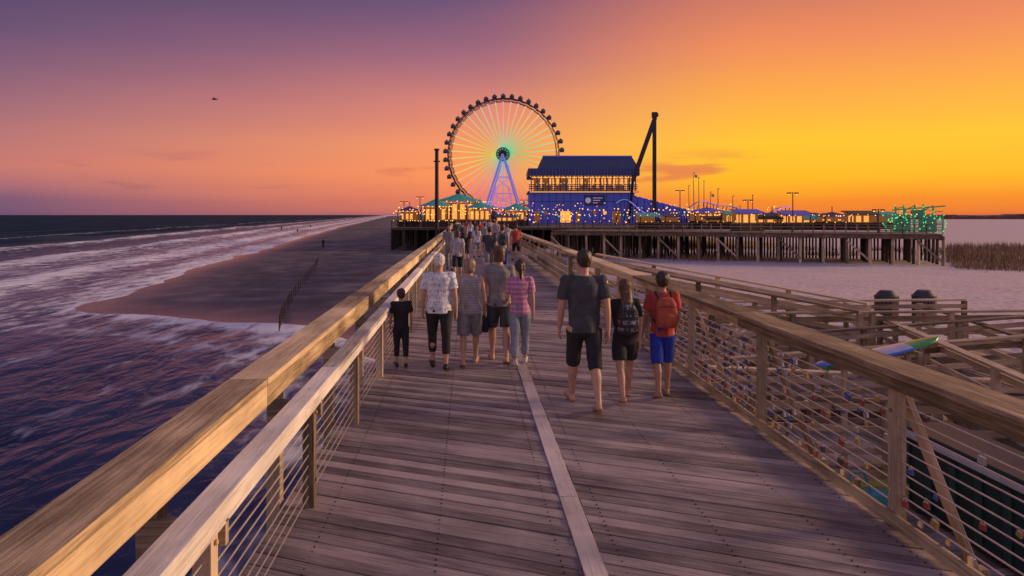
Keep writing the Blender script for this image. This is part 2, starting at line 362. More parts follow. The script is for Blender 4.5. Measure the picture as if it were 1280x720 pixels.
# ------------------------------------------------------------------ left railing
rl=empty("pier_railing")
mb=MB(); mh=MB(); mc=MB(); mp_=MB()
ys=[-.9+i*2.02 for i in range(0,50)]
for i,y in enumerate(ys):
    mp_.beam((-1.175,y,DZ-.35),(-1.175,y,DZ+.852),.085,.085,up=(0,1,0))
    mp_.beam((-1.46,y+.12,DZ-.45),(-1.46,y+.12,DZ+1.016),.1,.1,up=(0,1,0))
    mp_.beam((-1.5,y+.065,DZ+.72),(-1.1,y+.065,DZ+.72),.04,.12)
    if i<14: mp_.cyl((-1.13,y,DZ+.2),(-1.118,y,DZ+.2),.014,n=8); mp_.cyl((-1.13,y,DZ+.7),(-1.118,y,DZ+.7),.014,n=8)
cy=-2.4; k=0
while cy<98:
    L=3.55 ; off=random.uniform(-.008,.008)
    mb.beam((-1.475+off,cy,DZ+1.04),(-1.475+off,cy+L-.01,DZ+1.04),.265,.045)
    mb.beam((-1.365+off,cy,DZ+.945),(-1.365+off,cy+L-.004,DZ+.945),.04,.14)
    mh.beam((-1.15,cy+1.1,DZ+.875),(-1.15,cy+1.1+L-.006,DZ+.875),.14,.042)
    mh.beam((-1.115,cy+1.1,DZ+.805),(-1.115,cy+1.1+L-.006,DZ+.805),.03,.09)
    cy+=L
mb.obj("top_cap",M_cap,rl,bevel=.006); mh.obj("handrail",M_handrail,rl,bevel=.006); mp_.obj("posts",M_rail,rl,bevel=.004)
for j in range(9): 
    z=DZ+.09+j*.076
    for a,b_ in zip(ys,ys[1:]):
        sg_=random.uniform(.002,.012)
        mc.cyl((-1.175,a,z),(-1.175,(a+b_)/2,z-sg_),.0055,n=6,caps=False); mc.cyl((-1.175,(a+b_)/2,z-sg_),(-1.175,b_,z),.0055,n=6,caps=False)
mc.obj("cables",M_cable,rl)
# ------------------------------------------------------------------ right railing
rr_=empty("pier_railing"); RX=3.0
mb=MB(); mc=MB(); mp_=MB(); ms=MB()
ys=[.2+i*2.2 for i in range(0,46)]
for i,y in enumerate(ys):
    mp_.beam((RX,y,DZ-.4),(RX,y,DZ+1.05),.085,.085,up=(0,1,0))
    if y<22:
        mp_.beam((RX+.06,y,DZ+.9),(RX+.57,y,DZ-.35),.04,.09,up=(0,1,0)); mp_.beam((RX-.13,y+.09,DZ-.45),(RX+.72,y+.09,DZ-.45),.08,.16)
        mp_.cyl((RX-.055,y,DZ+.25),(RX-.045,y,DZ+.25),.014,n=8); mp_.cyl((RX-.055,y,DZ+.8),(RX-.045,y,DZ+.8),.014,n=8)
cy=-1.6
while cy<98:
    L=4.4; off=random.uniform(-.008,.008)
    mb.beam((RX-.02+off,cy,DZ+1.10),(RX-.02+off,cy+L-.01,DZ+1.10),.3,.045)
    mb.beam((RX-.075,cy,DZ+1.02),(RX-.075,cy+L-.004,DZ+1.02),.038,.11)
    cy+=L
mb.beam((RX-.065,0,DZ+.06),(RX-.065,15.4,DZ+.06),.035,.09)
cy=15.6
while cy<98:
    for z in (.15,.34,.53,.72): ms.beam((RX-.07,cy,DZ+z),(RX-.07,cy+4.39,DZ+z),.03,.165)
    cy+=4.4
mb.obj("top_cap",M_cap,rr_,bevel=.006); mp_.obj("posts",M_rail,rr_,bevel=.004); ms.obj("board_panel",M_rail,rr_)
cab=[DZ+.14+j*.079 for j in range(10)]
for z in cab: mc.cyl((RX,.2,z),(RX,15.6,z),.0055,n=6,caps=False)
mc.obj("cables",M_cable,rr_)
pl_=empty("love_padlocks"); mk_=MB()
for i in range(520):
    y=random.gauss(8.2,1.7) if i<440 else random.uniform(3.5,15)
    if y<3 or y>15.2 or min(abs(y-a) for a in ys)<.09: continue
    z=random.choice(cab); s_=random.uniform(.7,1.3); w_=.021*s_; h_=.036*s_; tl=random.uniform(-.3,.3); mm=random.choice((0,0,0,1,1,1,4,4,2,3))
    c=Vector((RX-.004,y,z-.032*s_)); a=Vector((0,math.cos(tl),math.sin(tl))); u_=Vector((0,-math.sin(tl),math.cos(tl)))
    mk_.beam(c-a*w_,c+a*w_,.016*s_,h_,m=mm,up=u_)
    for sg in (-1,1): mk_.cyl(c+a*w_*.62*sg+u_*h_*.4,c+a*w_*.55*sg+u_*(h_*.5+.022*s_),.003*s_,n=5,m=1)
    mk_.cyl(c-a*w_*.6+u_*(h_*.5+.022*s_),c+a*w_*.6+u_*(h_*.5+.022*s_),.003*s_,n=5,m=1)
mk_.obj("padlocks",[simple("lock_brass",(.5,.36,.16),.35,.6),simple("lock_steel",(.5,.5,.5),.3,.8),simple("lock_red",(.3,.06,.05),.4),simple("lock_blue",(.06,.1,.28),.4),simple("lock_dark",(.06,.05,.05),.5)],pl_)
# ------------------------------------------------------------------ side walkways
def walkway(name,p0,p1,width,zg=.6,rails=(True,True),nr=3,step=2.0,mat=None,h=1.05):
    e=empty(name); p0=Vector(p0);p1=Vector(p1); t=(p1-p0); L=t.length; t.normalize()
    s=Vector((t.y,-t.x,0)).normalized()
    mb=MB(); n=int(L/.15)
    for i in range(n):
        a=p0+t*(i*L/n+.006); b_=p0+t*((i+1)*L/n-.006)
        c=(a+b_)/2; mb.beam(c-s*width/2,c+s*width/2,L/n-.012,.035,up=(0,0,1))
    mb.obj("deck_boards",M_deck,e)
    mb=MB()
    for sg in (-1,1): mb.beam(p0+s*sg*(width/2-.03)+Vector((0,0,-.16)),p1+s*sg*(width/2-.03)+Vector((0,0,-.16)),.05,.26)
    k=max(1,round(L/step))
    for i in range(k+1):
        p=p0+t*(L*i/k)
        for j,sg in enumerate((-1,1)):
            q_=p+s*sg*(width/2+.045)
            top=h if rails[j] else 0
            mb.beam((q_.x,q_.y,min(zg,q_.z-1)-.8),(q_.x,q_.y,q_.z+top-.03),.1,.1,up=(0,1,0))
    for j,sg in enumerate((-1,1)):
        if not rails[j]: continue
        o=s*sg*(width/2+.045)
        mb.beam(p0+o+Vector((0,0,h)),p1+o+Vector((0,0,h)),.17,.045)
        for r in range(nr):
            zz_=h*(r+.5)/(nr+.2)+.08
            oo=s*sg*(width/2-.025)
            mb.beam(p0+oo+Vector((0,0,zz_)),p1+oo+Vector((0,0,zz_)),.04,.1)
    mb.obj("railings",M_rail,e,bevel=.004)
    return e
walkway("wooden_walkway",(3.5,15.6,2.95),(12.6,15.6,2.95),1.9,1.2)
walkway("wooden_walkway",(12.6,13.1,2.95),(4.2,13.1,2.45),1.7,1.0)
walkway("wooden_walkway",(4.2,10.8,2.45),(12.6,10.8,1.95),1.7,.6)
walkway("wooden_walkway",(11.0,17.5,2.76),(7.9,5.0,2.72),1.7,.6,step=2.4)
walkway("wooden_walkway",(5.45,9.7,2.1),(5.45,.5,2.1),3.7,.4,rails=(False,False),nr=2)
walkway("wooden_ramp",(3.3,19.3,DZ-.05),(9.0,15.0,3.0),1.5,1.0)
# ------------------------------------------------------------------ long side pier
lp=empty("long_pier")
A=W(690,92); B=W(1178,75); t=(B-A); L=t.length; t.normalize(); s=Vector((t.y,-t.x,0)); 
if s.y>0: s=-s
m1=MB(); m2=MB(); m3=MB()
m1.beam(A+Vector((0,0,-.12))-s*5,B+Vector((0,0,-.12))-s*5,10.4,.22)
m1.beam(A+s*.3+Vector((0,0,-.4)),B+s*.3+Vector((0,0,-.4)),.15,.35)
n=int(L/2.3)
for i in range(n+1):
    p=A+t*(L*i/n)
    for k in range(5):
        q_=p-s*(k*2.4)+t*random.uniform(-.12,.12); (m2 if k==0 else m3).cyl((q_.x,q_.y,DZ-.25),(q_.x+random.uniform(-.1,.1),q_.y,-.5),.16,.19,8)
    m3.beam(p+Vector((0,0,-.55)),p-s*10+Vector((0,0,-.55)),.25,.3)
    if i%3==0: m2.beam(p+s*.25+Vector((0,0,-.8)),p+t*2.3+s*.25+Vector((0,0,-3)),.06,.2)
    if i<n:
        for k in range(1,6):
            q_=p-s*10+t*(2.3*k/6); m3.cyl((q_.x,q_.y,DZ-.2),(q_.x,q_.y,-.5),.12,n=6)
for k in (.35,.7,1.05): m1.beam(A+Vector((0,0,k)),B+Vector((0,0,k)),.08 if k<1 else .2,.07)
for i in range(int(L/1.15)):
    p=A+t*(i*1.15); m1.beam(p,p+Vector((0,0,1.05)),.1,.1,up=(0,1,0))
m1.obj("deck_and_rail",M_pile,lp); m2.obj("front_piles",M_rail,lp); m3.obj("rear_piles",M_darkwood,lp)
# ------------------------------------------------------------------ main platform under the amusements
mpf=empty("amusement_platform"); m1=MB(); m2=MB()
m1.box(-12.5,60,112,330,DZ-.4,DZ-.01)
for x in np.arange(-12.3,30,1.9):
    for y in np.arange(112.3,150,6):
        m2.cyl((x,y,DZ-.3),(x,y,-1.5),.2,.22,7)
for y in np.arange(112,330,3): m2.cyl((-12.3,y,DZ-.3),(-12.3,y,-1.5),.2,n=6)
for z in (.4,.75,1.1):
    m1.beam((-12.4,112.1,DZ+z),(-2,112.1,DZ+z),.1,.08); m1.beam((3.5,112.1,DZ+z),(60,112.1,DZ+z),.1,.08); m1.beam((-12.4,112.1,DZ+z),(-12.4,300,DZ+z),.1,.08)
for x in np.arange(-12.4,60,1.5):
    if x<-2 or x>3: m1.beam((x,112.1,DZ),(x,112.1,DZ+1.1),.1,.1,up=(0,1,0))
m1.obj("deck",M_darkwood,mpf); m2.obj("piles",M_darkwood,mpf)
# ------------------------------------------------------------------ ferris wheel
fw_c=W(629,280,Zv(193,280)); R=22.9
fw=empty("ferris_wheel",fw_c,-TH+rad(-6))
m,nt,b=newmat("led_spokes")
tcn=N(nt,'ShaderNodeTexCoord'); sp=N(nt,'ShaderNodeSeparateXYZ'); nt.links.new(tcn.outputs['Object'],sp.inputs[0])
rr2=math_(nt,'SQRT',math_(nt,'ADD',math_(nt,'MULTIPLY',sp.outputs[0],sp.outputs[0]),math_(nt,'MULTIPLY',sp.outputs[2],sp.outputs[2])))
rf=math_(nt,'DIVIDE',rr2,R)
an=math_(nt,'ARCTAN2',sp.outputs[0],sp.outputs[2])
af=math_(nt,'FRACT',math_(nt,'ADD',math_(nt,'DIVIDE',an,2*math.pi),1.0))   # 0 top, .25 right, .5 bottom, .75 left
outer=ramp(nt,[(0,(.95,.30,.36,1)),(.10,(.95,.55,.25,1)),(.22,(.25,.75,.4,1)),(.34,(.9,.75,.08,1)),(.44,(.8,.2,.4,1)),(.5,(.18,.18,.85,1)),(.6,(.65,.15,.6,1)),(.70,(.95,.7,.05,1)),(.82,(.65,.8,.15,1)),(.92,(.3,.7,.6,1)),(1,(.95,.30,.36,1))],af)
inner=ramp(nt,[(0,(.12,.65,.45,1)),(.25,(.04,.7,.2,1)),(.5,(.06,.4,.65,1)),(.75,(.5,.8,.05,1)),(1,(.12,.65,.45,1))],af)
cc=mixc(nt,maprange(nt,rf,.3,.75),inner.outputs[0],outer.outputs[0])
tip=mixc(nt,maprange(nt,rf,.85,1.0,0,.5),cc,(.75,.62,.66,1))
b.inputs['Base Color'].default_value=(.2,.2,.2,1); nt.links.new(tip,b.inputs['Emission Color']); b.inputs['Emission Strength'].default_value=.85
M_led=m
M_steel_d=simple("dark_steel",(.035,.035,.06),.5,.3)
NS=42
ms=MB(); mr=MB(); mg=MB()
for i in range(NS):
    a=2*math.pi*i/NS; dx,dz=math.sin(a),math.cos(a)
    for yy in (-1.1,1.1):
        ms.beam((dx*2.6,yy*.8,dz*2.6),(dx*R*.955,yy,dz*R*.955),.2,.2,up=(0,1,0))
    a2=2*math.pi*(i+1)/NS; d2,e2=math.sin(a2),math.cos(a2)
    for rr,t_ in ((R,.34),(R*.95,.24)):
        for yy in (-1.2,1.2): mr.beam((dx*rr,yy,dz*rr),(d2*rr,yy,e2*rr),t_,t_,up=(0,1,0))
    mr.beam((dx*R,-1.2,dz*R),(dx*R,1.2,dz*R),.2,.2,up=(1,0,.3)); mr.beam((dx*R*.955,-1.2,dz*R*.955),(d2*R,-1.2,e2*R),.14,.14,up=(0,1,0))
    mr.beam((dx*R,-1.2,dz*R),(d2*R*.955,-1.2,e2*R*.955),.14,.14,up=(0,1,0))
    gx,gz=dx*(R+1.2),dz*(R+1.2)
    mr.beam((dx*R,0,dz*R),(gx,0,gz),.3,.3,up=(0,1,0))
    mg.ball((gx,0,gz-.15),1.05,1.1,.9,0,10,6); mg.box(gx-.85,gx+.85,-.85,.85,gz-1.1,gz-.6,0); mg.box(gx-.7,gx+.7,-1.12,1.12,gz-.35,gz+.2,1); mg.beam((gx,0,gz+.6),(gx,0,gz+1.0),.35,.35,up=(0,1,0))
ms.obj("spokes",M_led,fw); mr.obj("rim",M_steel_d,fw)
mg.obj("gondolas",[simple("gondola_paint",(.04,.045,.09),.4),simple("gondola_glass",(.12,.13,.2),.15)],fw)
mh_=MB(); mh_.cyl((0,-1.8,0),(0,1.8,0),2.8,n=28); mh_.cyl((0,-2.0,0),(0,-1.8,0),1.5,n=20,m=1)
for i in range(12):
    a=i*math.pi/6; mh_.ball((math.sin(a)*2.1,-1.9,math.cos(a)*2.1),.2,m=2)
mh_.obj("hub",[simple("hub_green",(.05,.12,.09),.5,emit=(.1,.5,.3),es=.08),M_steel_d,emis("hub_lights",(.2,.6,.4),.7)],fw)
zb=DZ-fw_c.z; ml=MB()
for sx in (-1,1):
    for sy in (-1,1):
        ml.beam((0,sy*2.1,0),(sx*8.3,sy*5,zb),.75,.75,up=(0,1,0),m=0)
for sy in (-1,1):
    for f in (.35,.6,.82):
        p=Vector((8.3*f,sy*(2.1+2.9*f),zb*f)); ml.beam(p,(-p.x,p.y,p.z),.3,.3,up=(0,1,0),m=1)
    for f,g in ((.35,.6),(.6,.82),(.82,1)):
        ml.beam((8.3*f,sy*(2.1+2.9*f),zb*f),(-8.3*g,sy*(2.1+2.9*g),zb*g),.2,.2,up=(0,1,0),m=1); ml.beam((-8.3*f,sy*(2.1+2.9*f),zb*f),(8.3*g,sy*(2.1+2.9*g),zb*g),.2,.2,up=(0,1,0),m=1)
ml.beam((-2.5,-3.5,zb*.5),(-5.5,-6,zb),.5,.5,m=1,up=(0,1,0)); ml.beam((2.5,-3.5,zb*.5),(5.5,-6,zb),.5,.5,m=1,up=(0,1,0))
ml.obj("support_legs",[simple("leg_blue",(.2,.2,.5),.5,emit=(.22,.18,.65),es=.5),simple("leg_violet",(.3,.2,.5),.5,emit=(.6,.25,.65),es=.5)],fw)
# ------------------------------------------------------------------ pavilion building
M_blue=simple("blue_wall_glow",(.045,.05,.30),.6,emit=(.038,.042,.24),es=.5,var=.4,nscale=.35)  # weak emission puts the floodlit brightness into the wall material
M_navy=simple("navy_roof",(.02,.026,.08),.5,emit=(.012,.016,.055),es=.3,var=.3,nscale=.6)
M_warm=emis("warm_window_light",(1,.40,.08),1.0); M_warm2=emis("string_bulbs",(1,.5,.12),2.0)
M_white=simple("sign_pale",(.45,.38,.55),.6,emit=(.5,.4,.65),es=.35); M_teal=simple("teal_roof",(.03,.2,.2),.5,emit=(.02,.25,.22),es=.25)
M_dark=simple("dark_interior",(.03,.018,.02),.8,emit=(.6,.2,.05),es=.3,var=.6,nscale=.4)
M_cyan=emis("cyan_lights",(.2,.6,.75),.9); M_violet=emis("violet_lights",(.4,.18,.8),.9); M_green=emis("green_lights",(.12,.65,.25),.95); M_pink=emis("pink_lights",(.9,.22,.4),.9)
d=150; k=d/F
org=W(728,d,0); pav=empty("amusement_pavilion",org,-TH)
def ux(u): return (u-728)*k
def zz3(v): return Zv(v,d)
mb=MB()
zt=zz3(241)
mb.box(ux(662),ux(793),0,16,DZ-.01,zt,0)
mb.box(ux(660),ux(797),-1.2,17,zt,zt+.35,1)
for u in range(668,792,9): mb.box(ux(u),ux(u)+.12,-.06,-.005,DZ,zt-.05,1)
mb.box(ux(662),ux(793),-.09,-.065,zz3(252.4),zz3(251.6),1)
for a,b_,v0,v1 in ((668,675,264,279),(700,713,264,279),(720,725,264,279),(765,776,264,279)): mb.box(ux(a),ux(b_),-.14,-.10,zz3(v1),zz3(v0),2 if a!=700 else 3)
for a in (680,741,754,785): mb.box(ux(a),ux(a+4),-.14,-.10,zz3(268),zz3(264),2 if a!=754 else 3)
mb.box(ux(730),ux(756),-.25,-.1,zz3(257),zz3(244),1)
mb.ball((ux(735),-.3,zz3(250.5)),.65,.08,.65,m=4,nu=12); 
for v in (247,250,253): mb.box(ux(741),ux(753-(v-247)),-.32,-.26,zz3(v+1),zz3(v),4)
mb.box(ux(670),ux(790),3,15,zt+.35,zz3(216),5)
for u in np.arange(664,796,7.2):
    mb.beam((ux(u),-.8,zt+.3),(ux(u),-.8,zz3(217)),.22,.22,up=(0,1,0),m=1)
for u in np.arange(671,788,5.1):
    if random.random()<.85: mb.box(ux(u),ux(u)+.62,2.85,2.98,zt+random.choice((.8,1.2,1.8)),zz3(222.5),3)
mb.box(ux(664),ux(795),-.5,-.3,zz3(222.6),zz3(221.2),9)     # lit soffit strip
mb.box(ux(662),ux(796),-1.32,-1.24,zz3(240.6),zz3(239.7),9)
for v,mm in ((236,1),(233.5,1),(231,1)): mb.beam((ux(661),-1,zz3(v)),(ux(796),-1,zz3(v)),.12,.16,m=mm)
for u in np.arange(662,796,2.2): mb.beam((ux(u),-1,zt+.3),(ux(u),-1,zz3(231)),.08,.08,up=(0,1,0),m=1)
for u in np.arange(662,796,4.3): mb.ball((ux(u),-1.25,zz3(229.8)+.15*math.sin(u)),.12,m=random.choice((3,3,3,7)))
mb.box(ux(660),ux(798),-1.6,17,zz3(220),zz3(211),1)
for u in np.arange(662,797,4): mb.box(ux(u),ux(u)+.1,-1.68,-1.61,zz3(220),zz3(211),0)
for u in np.arange(663,796,4.5): mb.ball((ux(u),-1.7,zz3(221)),.10,m=3)
x0,x1,x2,x3=ux(672),ux(798),ux(679),ux(793); z0,z1=zz3(211),zz3(195)
P=[(x0,-1.0,z0),(x1,-1.0,z0),(x1,16,z0),(x0,16,z0),(x2,3,z1),(x3,3,z1),(x3,12,z1),(x2,12,z1)]
b0=len(mb.v); mb.v+=[Vector(p) for p in P]
for f in ((0,1,5,4),(1,2,6,5),(2,3,7,6),(3,0,4,7),(4,5,6,7)): mb.face(tuple(b0+i for i in f),[(0,0)]*4,.5,1)
mb.box(x2,x3,3,3.3,z1,z1+.35,0)
P=[(ux(793.5),1,DZ),(ux(862),1,DZ),(ux(862),10,DZ),(ux(793.5),10,DZ),(ux(793.5),1,zz3(244)),(ux(862),1,zz3(262)),(ux(862),10,zz3(262)),(ux(793.5),10,zz3(244))]
mb.hexa(P,0)
for u in np.arange(798,860,7): mb.ball((ux(u),.8,zz3(244+(u-793)*.26)),.14,m=8 if int(u)%2 else 3)
for u in np.arange(798,858,8): mb.box(ux(u),ux(u)+.14,.93,.99,DZ,zz3(246+(u-793)*.27),1)
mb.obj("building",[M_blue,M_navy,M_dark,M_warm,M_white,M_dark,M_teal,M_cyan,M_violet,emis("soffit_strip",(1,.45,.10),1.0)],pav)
mast=empty("amusement_ride_mast",W(818,142,DZ),-TH); mb=MB(); kk=142/F
H1=Zv(144,142)-DZ
mb.beam((0,0,0),(0,0,H1),.7,.7,up=(0,1,0)); mb.beam((.1,0,H1-.6),((791-818)*kk,0,Zv(226,142)-DZ),.8,.95,up=(0,1,0)); mb.beam(((791-818)*kk,0,Zv(226,142)-DZ),((789-818)*kk,3,0),.5,.5,up=(0,1,0))
for i in range(8): mb.beam((-.5,-.5,H1*i/9),(.5,.5,H1*(i+.5)/9),.12,.12)
mb.box(-.5,.5,-.5,.5,H1-.5,H1+.6); mb.box(-2,2,-2,2,0,1.2)
mb.cyl((.2,-.4,H1),(.2,.4,H1),.6,n=12)
mb.obj("mast",M_steel_d,mast)
p=W(546,62,DZ); pole=empty("timber_pole",p); mb=MB(); hp=Zv(188,62)-DZ
mb.cyl((0,0,-5),(0,0,hp),.2,.16,10); mb.cyl((0,0,hp),(0,0,hp+.15),.24,n=10); mb.beam((-.3,0,hp-1),(.3,0,hp-1),.1,.12); mb.obj("pole",M_darkwood,pole)
def kiosk(name,u,d,w_,hw,hr,roof,nbulb=10,rot=0):
    e=empty(name,W(u,d,DZ),-TH+rot); mb=MB()
    for sx in (-1,1):
        for sy in (-1,1): mb.beam((sx*w_/2*.9,sy*w_/2*.9,0),(sx*w_/2*.9,sy*w_/2*.9,hw),.15,.15,up=(0,1,0),m=2)
    mb.box(-w_/2*.85,w_/2*.85,-w_/2*.8,w_/2*.8,0,1.1,2); mb.box(-w_/2*.75,w_/2*.75,0,w_/2*.8,1.1,hw-.2,4)
    for i in range(4): 
        if random.random()<.85: mb.box(-w_*.34+i*w_*.18,-w_*.34+i*w_*.18+w_*.11,-.06,-.02,1.3,hw-.5,1)
    b0=len(mb.v); n=12
    for r_,z in ((w_*.62,hw),(w_*.28,hw+hr*.55),(w_*.06,hw+hr)):
        for i in range(n):
            a=2*math.pi*(i+.5)/n; mb.v.append(Vector((r_*math.cos(a),r_*math.sin(a),z)))
    for j in range(2):
        for i in range(n): mb.face((b0+j*n+i,b0+j*n+(i+1)%n,b0+(j+1)*n+(i+1)%n,b0+(j+1)*n+i),[(0,0)]*4,.5,0)
    mb.face(tuple(b0+2*n+i for i in range(n)),[(0,0)]*n,.5,0); mb.face(tuple(b0+i for i in reversed(range(n))),[(0,0)]*n,.5,4)
    mb.cyl((0,0,hw+hr),(0,0,hw+hr+.8),.06,n=5,m=2)
    for i in range(nbulb):
        a=2*math.pi*i/nbulb; mb.ball((w_*.62*math.cos(a),w_*.62*math.sin(a),hw-.05),.10,m=3,nu=6,nv=4)
    mb.obj("kiosk",[roof,M_warm,M_darkwood,M_warm2,M_dark],e)
kiosk("food_kiosk",545,118,5,3.6,1.2,M_teal); kiosk("food_kiosk",574,128,8,4.6,1.4,M_teal,16); kiosk("food_kiosk",600,122,5,3.3,1.0,M_teal)
kiosk("food_kiosk",512,122,4,2.8,.8,M_navy); kiosk("food_kiosk",645,130,5,3,1.2,M_teal)
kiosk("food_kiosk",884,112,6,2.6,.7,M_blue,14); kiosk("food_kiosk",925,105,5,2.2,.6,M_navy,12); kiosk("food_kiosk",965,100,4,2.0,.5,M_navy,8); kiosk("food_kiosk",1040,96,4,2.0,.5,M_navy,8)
rc=empty("roller_coaster",W(850,128,DZ),-TH); mb=MB(); prev=None
for i in range(60):
    x=-12+i*.55; z=3.0+1.5*math.sin(i*.21+1)+.5*math.sin(i*.5); yv=2*math.sin(i*.1)
    p=Vector((x,yv,z))
    if prev is not None:
        mb.beam(prev,p,.14,.12,m=0 if (i//6)%2 else 1); mb.beam(prev+Vector((0,1.2,0)),p+Vector((0,1.2,0)),.14,.12,m=3)
    if i%3==0:
        mb.beam((x,yv,0),(x,yv,z),.12,.12,up=(0,1,0),m=2); mb.beam((x,yv+1.2,0),(x+.8,yv,z),.1,.1,up=(0,1,0),m=2)
    prev=p
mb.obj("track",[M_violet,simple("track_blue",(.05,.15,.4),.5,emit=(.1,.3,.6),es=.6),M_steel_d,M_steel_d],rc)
gr=empty("lattice_ride",W(1148,84,DZ),-TH); mb=MB()
for i in range(6):
    for j in range(2):
        x=-3.0+i*1.2; hh=[2.3,3.3,2.9,3.4,3.1,2.2][i]
        mb.beam((x,j*1.8,-.2),(x,j*1.8,hh),.14,.14,up=(0,1,0),m=0)
        for q3 in range(9):
            if random.random()<.85: mb.ball((x+random.uniform(-.5,.5),j*1.8-.1,hh*(q3+random.random())/9),random.uniform(.06,.13),m=1,nu=6,nv=4)
        if i<5:
            for q3 in range(4): mb.beam((x,j*1.8,hh*(q3+random.uniform(.1,.6))/4),(x+1.2,j*1.8,hh*(q3+random.uniform(.1,.9))/4),.1,.1,m=0)
mb.beam((-3.2,0,2.7),(3.3,0,3.2),.16,.16,m=0); mb.box(-2.6,-1,-.1,1,0,1.6,2); mb.box(.6,2.2,-.1,1,0,1.9,2); mb.box(-.6,.5,-.1,.6,1.9,2.7,2)
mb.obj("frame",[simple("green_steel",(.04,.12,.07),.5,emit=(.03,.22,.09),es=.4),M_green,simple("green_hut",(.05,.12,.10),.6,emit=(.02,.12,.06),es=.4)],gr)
def lamp(u,d,top,double=True):
    e=empty("street_lamp",W(u,d,DZ),-TH); h=Zv(top,d)-DZ; mb=MB()
    mb.cyl((0,0,0),(0,0,h),.09,.06,8); mb.cyl((0,0,0),(0,0,.5),.16,.12,8)
    if double: mb.beam((-.55,0,h),(.55,0,h),.08,.08); 
    for sx in ((-1,1) if double else (0,)): mb.box(sx*.5-.18,sx*.5+.18,-.14,.14,h-.14,h+.04,0); mb.ball((sx*.5,0,h-.18),.09,m=1,nu=6,nv=4)
    mb.obj("lamp",[M_steel_d,M_warm2],e)
for a in ((991,86,241),(1098,80,262),(935,95,250),(850,105,238),(655,118,250),(525,114,246),(505,114,252),(700,118,255)): lamp(*a)
for u,d_,tp,hf in ((868,140,216,1),(874,141,222,0),(880,139,226,0),(862,143,232,0),(889,138,240,1),(917,130,245,0),(898,128,236,0),(941,120,244,0)):
    e=empty("flagpole",W(u,d_,DZ),-TH+rad(20)); mb=MB(); h=Zv(tp,d_)-DZ; mb.cyl((0,0,0),(.3*random.uniform(-1,1),0,h),.1,.05,6); mb.ball((.0,0,h),.12)
    if hf: mb.hexa([(.05,0,h-.9),(.8,.1,h-1.05),(.8,.14,h-1.05),(.05,.04,h-.9),(.05,0,h-.3),(.8,.1,h-.5),(.8,.14,h-.5),(.05,.04,h-.3)],1)
    mb.obj("pole",[M_steel_d,M_navy],e)
sl_=empty("string_lights"); mb=MB()
def string(p0,p1,n,sag=.25,m=0,r=.075):
    for i in range(n):
        if random.random()<.2: continue
        t_=(i+random.uniform(-.25,.25))/max(1,n-1); p=p0.lerp(p1,t_); p.z-=sag*math.sin(math.pi*((t_*n/7)%1)); mb.ball(p,r*random.uniform(.6,1.15),m=m,nu=6,nv=4)
string(Vector((-12,112,DZ+2.4)),Vector((20,112,DZ+2.4)),54,.3,0,.10); string(Vector((-11,118,DZ+3.2)),Vector((45,118,DZ+3.2)),64,.3,0,.11)
string(Vector((-12,112,DZ+1.2)),Vector((-2,112,DZ+1.2)),24,.1,0,.09)
string(A-s*9+Vector((0,0,2.2)),B-s*9+Vector((0,0,2.2)),50,.2,0,.08)
string(A-s*4+Vector((0,0,1.3)),B-s*4+Vector((0,0,1.3)),40,.1,0,.06)
string(W(600,140,DZ+3.5),W(665,140,DZ+4.5),22,.3,1,.14)
string(W(560,150,DZ+5),W(660,150,DZ+5),26,.3,2,.12)
string(W(820,120,DZ+1.8),W(1000,100,DZ+1.5),60,.2,1,.09)
string(W(795,118,DZ+2.6),W(960,104,DZ+2.2),46,.4,0,.09)
for i in range(230):
    mb.ball(W(random.uniform(495,1010),random.uniform(114,160),DZ+random.uniform(.5,4.2)),random.uniform(.06,.16),m=random.choice((0,0,0,0,1,2,3,4)),nu=6,nv=4)
mb.obj("bulbs",[M_warm2,M_violet,M_cyan,M_pink,M_green],sl_)
for i in range(30):
    u=random.uniform(600,1110); d_=random.uniform(100,135) if u<900 else random.uniform(88,105)
    if u<662 or u>800 :
        e=empty("market_booth",W(u,d_,DZ),-TH+rad(random.uniform(-15,15))); mb=MB(); ww=random.uniform(1.2,2.6); h=random.uniform(1.4,2.5)
        mb.box(-ww,ww,-1,1,0,1,0); mb.box(-ww*.9,ww*.9,.2,1,1,h,3)
        for q3 in range(3):
            if i%3: mb.box(-ww*.8+q3*ww*.55,-ww*.8+q3*ww*.55+ww*.35,.12,.16,1.1,h-.35,1)
        for sx in (-1,1): mb.beam((sx*ww*.95,-.95,0),(sx*ww*.95,-.95,h),.1,.1,up=(0,1,0),m=0)
        mb.hexa([(-ww*1.1,-1.4,h-.25),(ww*1.1,-1.4,h-.25),(ww*1.1,1.1,h+.3),(-ww*1.1,1.1,h+.3),(-ww*1.1,-1.4,h-.17),(ww*1.1,-1.4,h-.17),(ww*1.1,1.1,h+.38),(-ww*1.1,1.1,h+.38)],2)
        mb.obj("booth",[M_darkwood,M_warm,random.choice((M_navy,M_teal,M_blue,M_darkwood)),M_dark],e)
mb=MB(); 
def strip(u0,u1,d,hmin,hmax,n):
    pts=[]
    for i in range(n+1):
        u=u0+(u1-u0)*i/n; p=W(u,d,0); h=hmin+(hmax-hmin)*abs(noise.noise(Vector((i*.35,d,0))))*1.7
        pts.append((p,h))
    for (p,h),(q_,g) in zip(pts,pts[1:]):
        b0=len(mb.v); back=Vector((0,25,0))
        mb.v+=[p,q_,q_+Vector((0,0,g)),p+Vector((0,0,h)),p+back,q_+back,q_+back+Vector((0,0,g)),p+back+Vector((0,0,h))]
        for f in ((0,1,2,3),(3,2,6,7),(5,4,7,6)): mb.face(tuple(b0+i for i in f),[(0,0)]*4,.5,0)
strip(600,1900,1500,4,11,260); strip(860,1700,800,3,6.5,160)
mb.obj("distant_treeline",simple("distant_trees",(.14,.08,.07),.9,nscale=.05))
mb=MB()
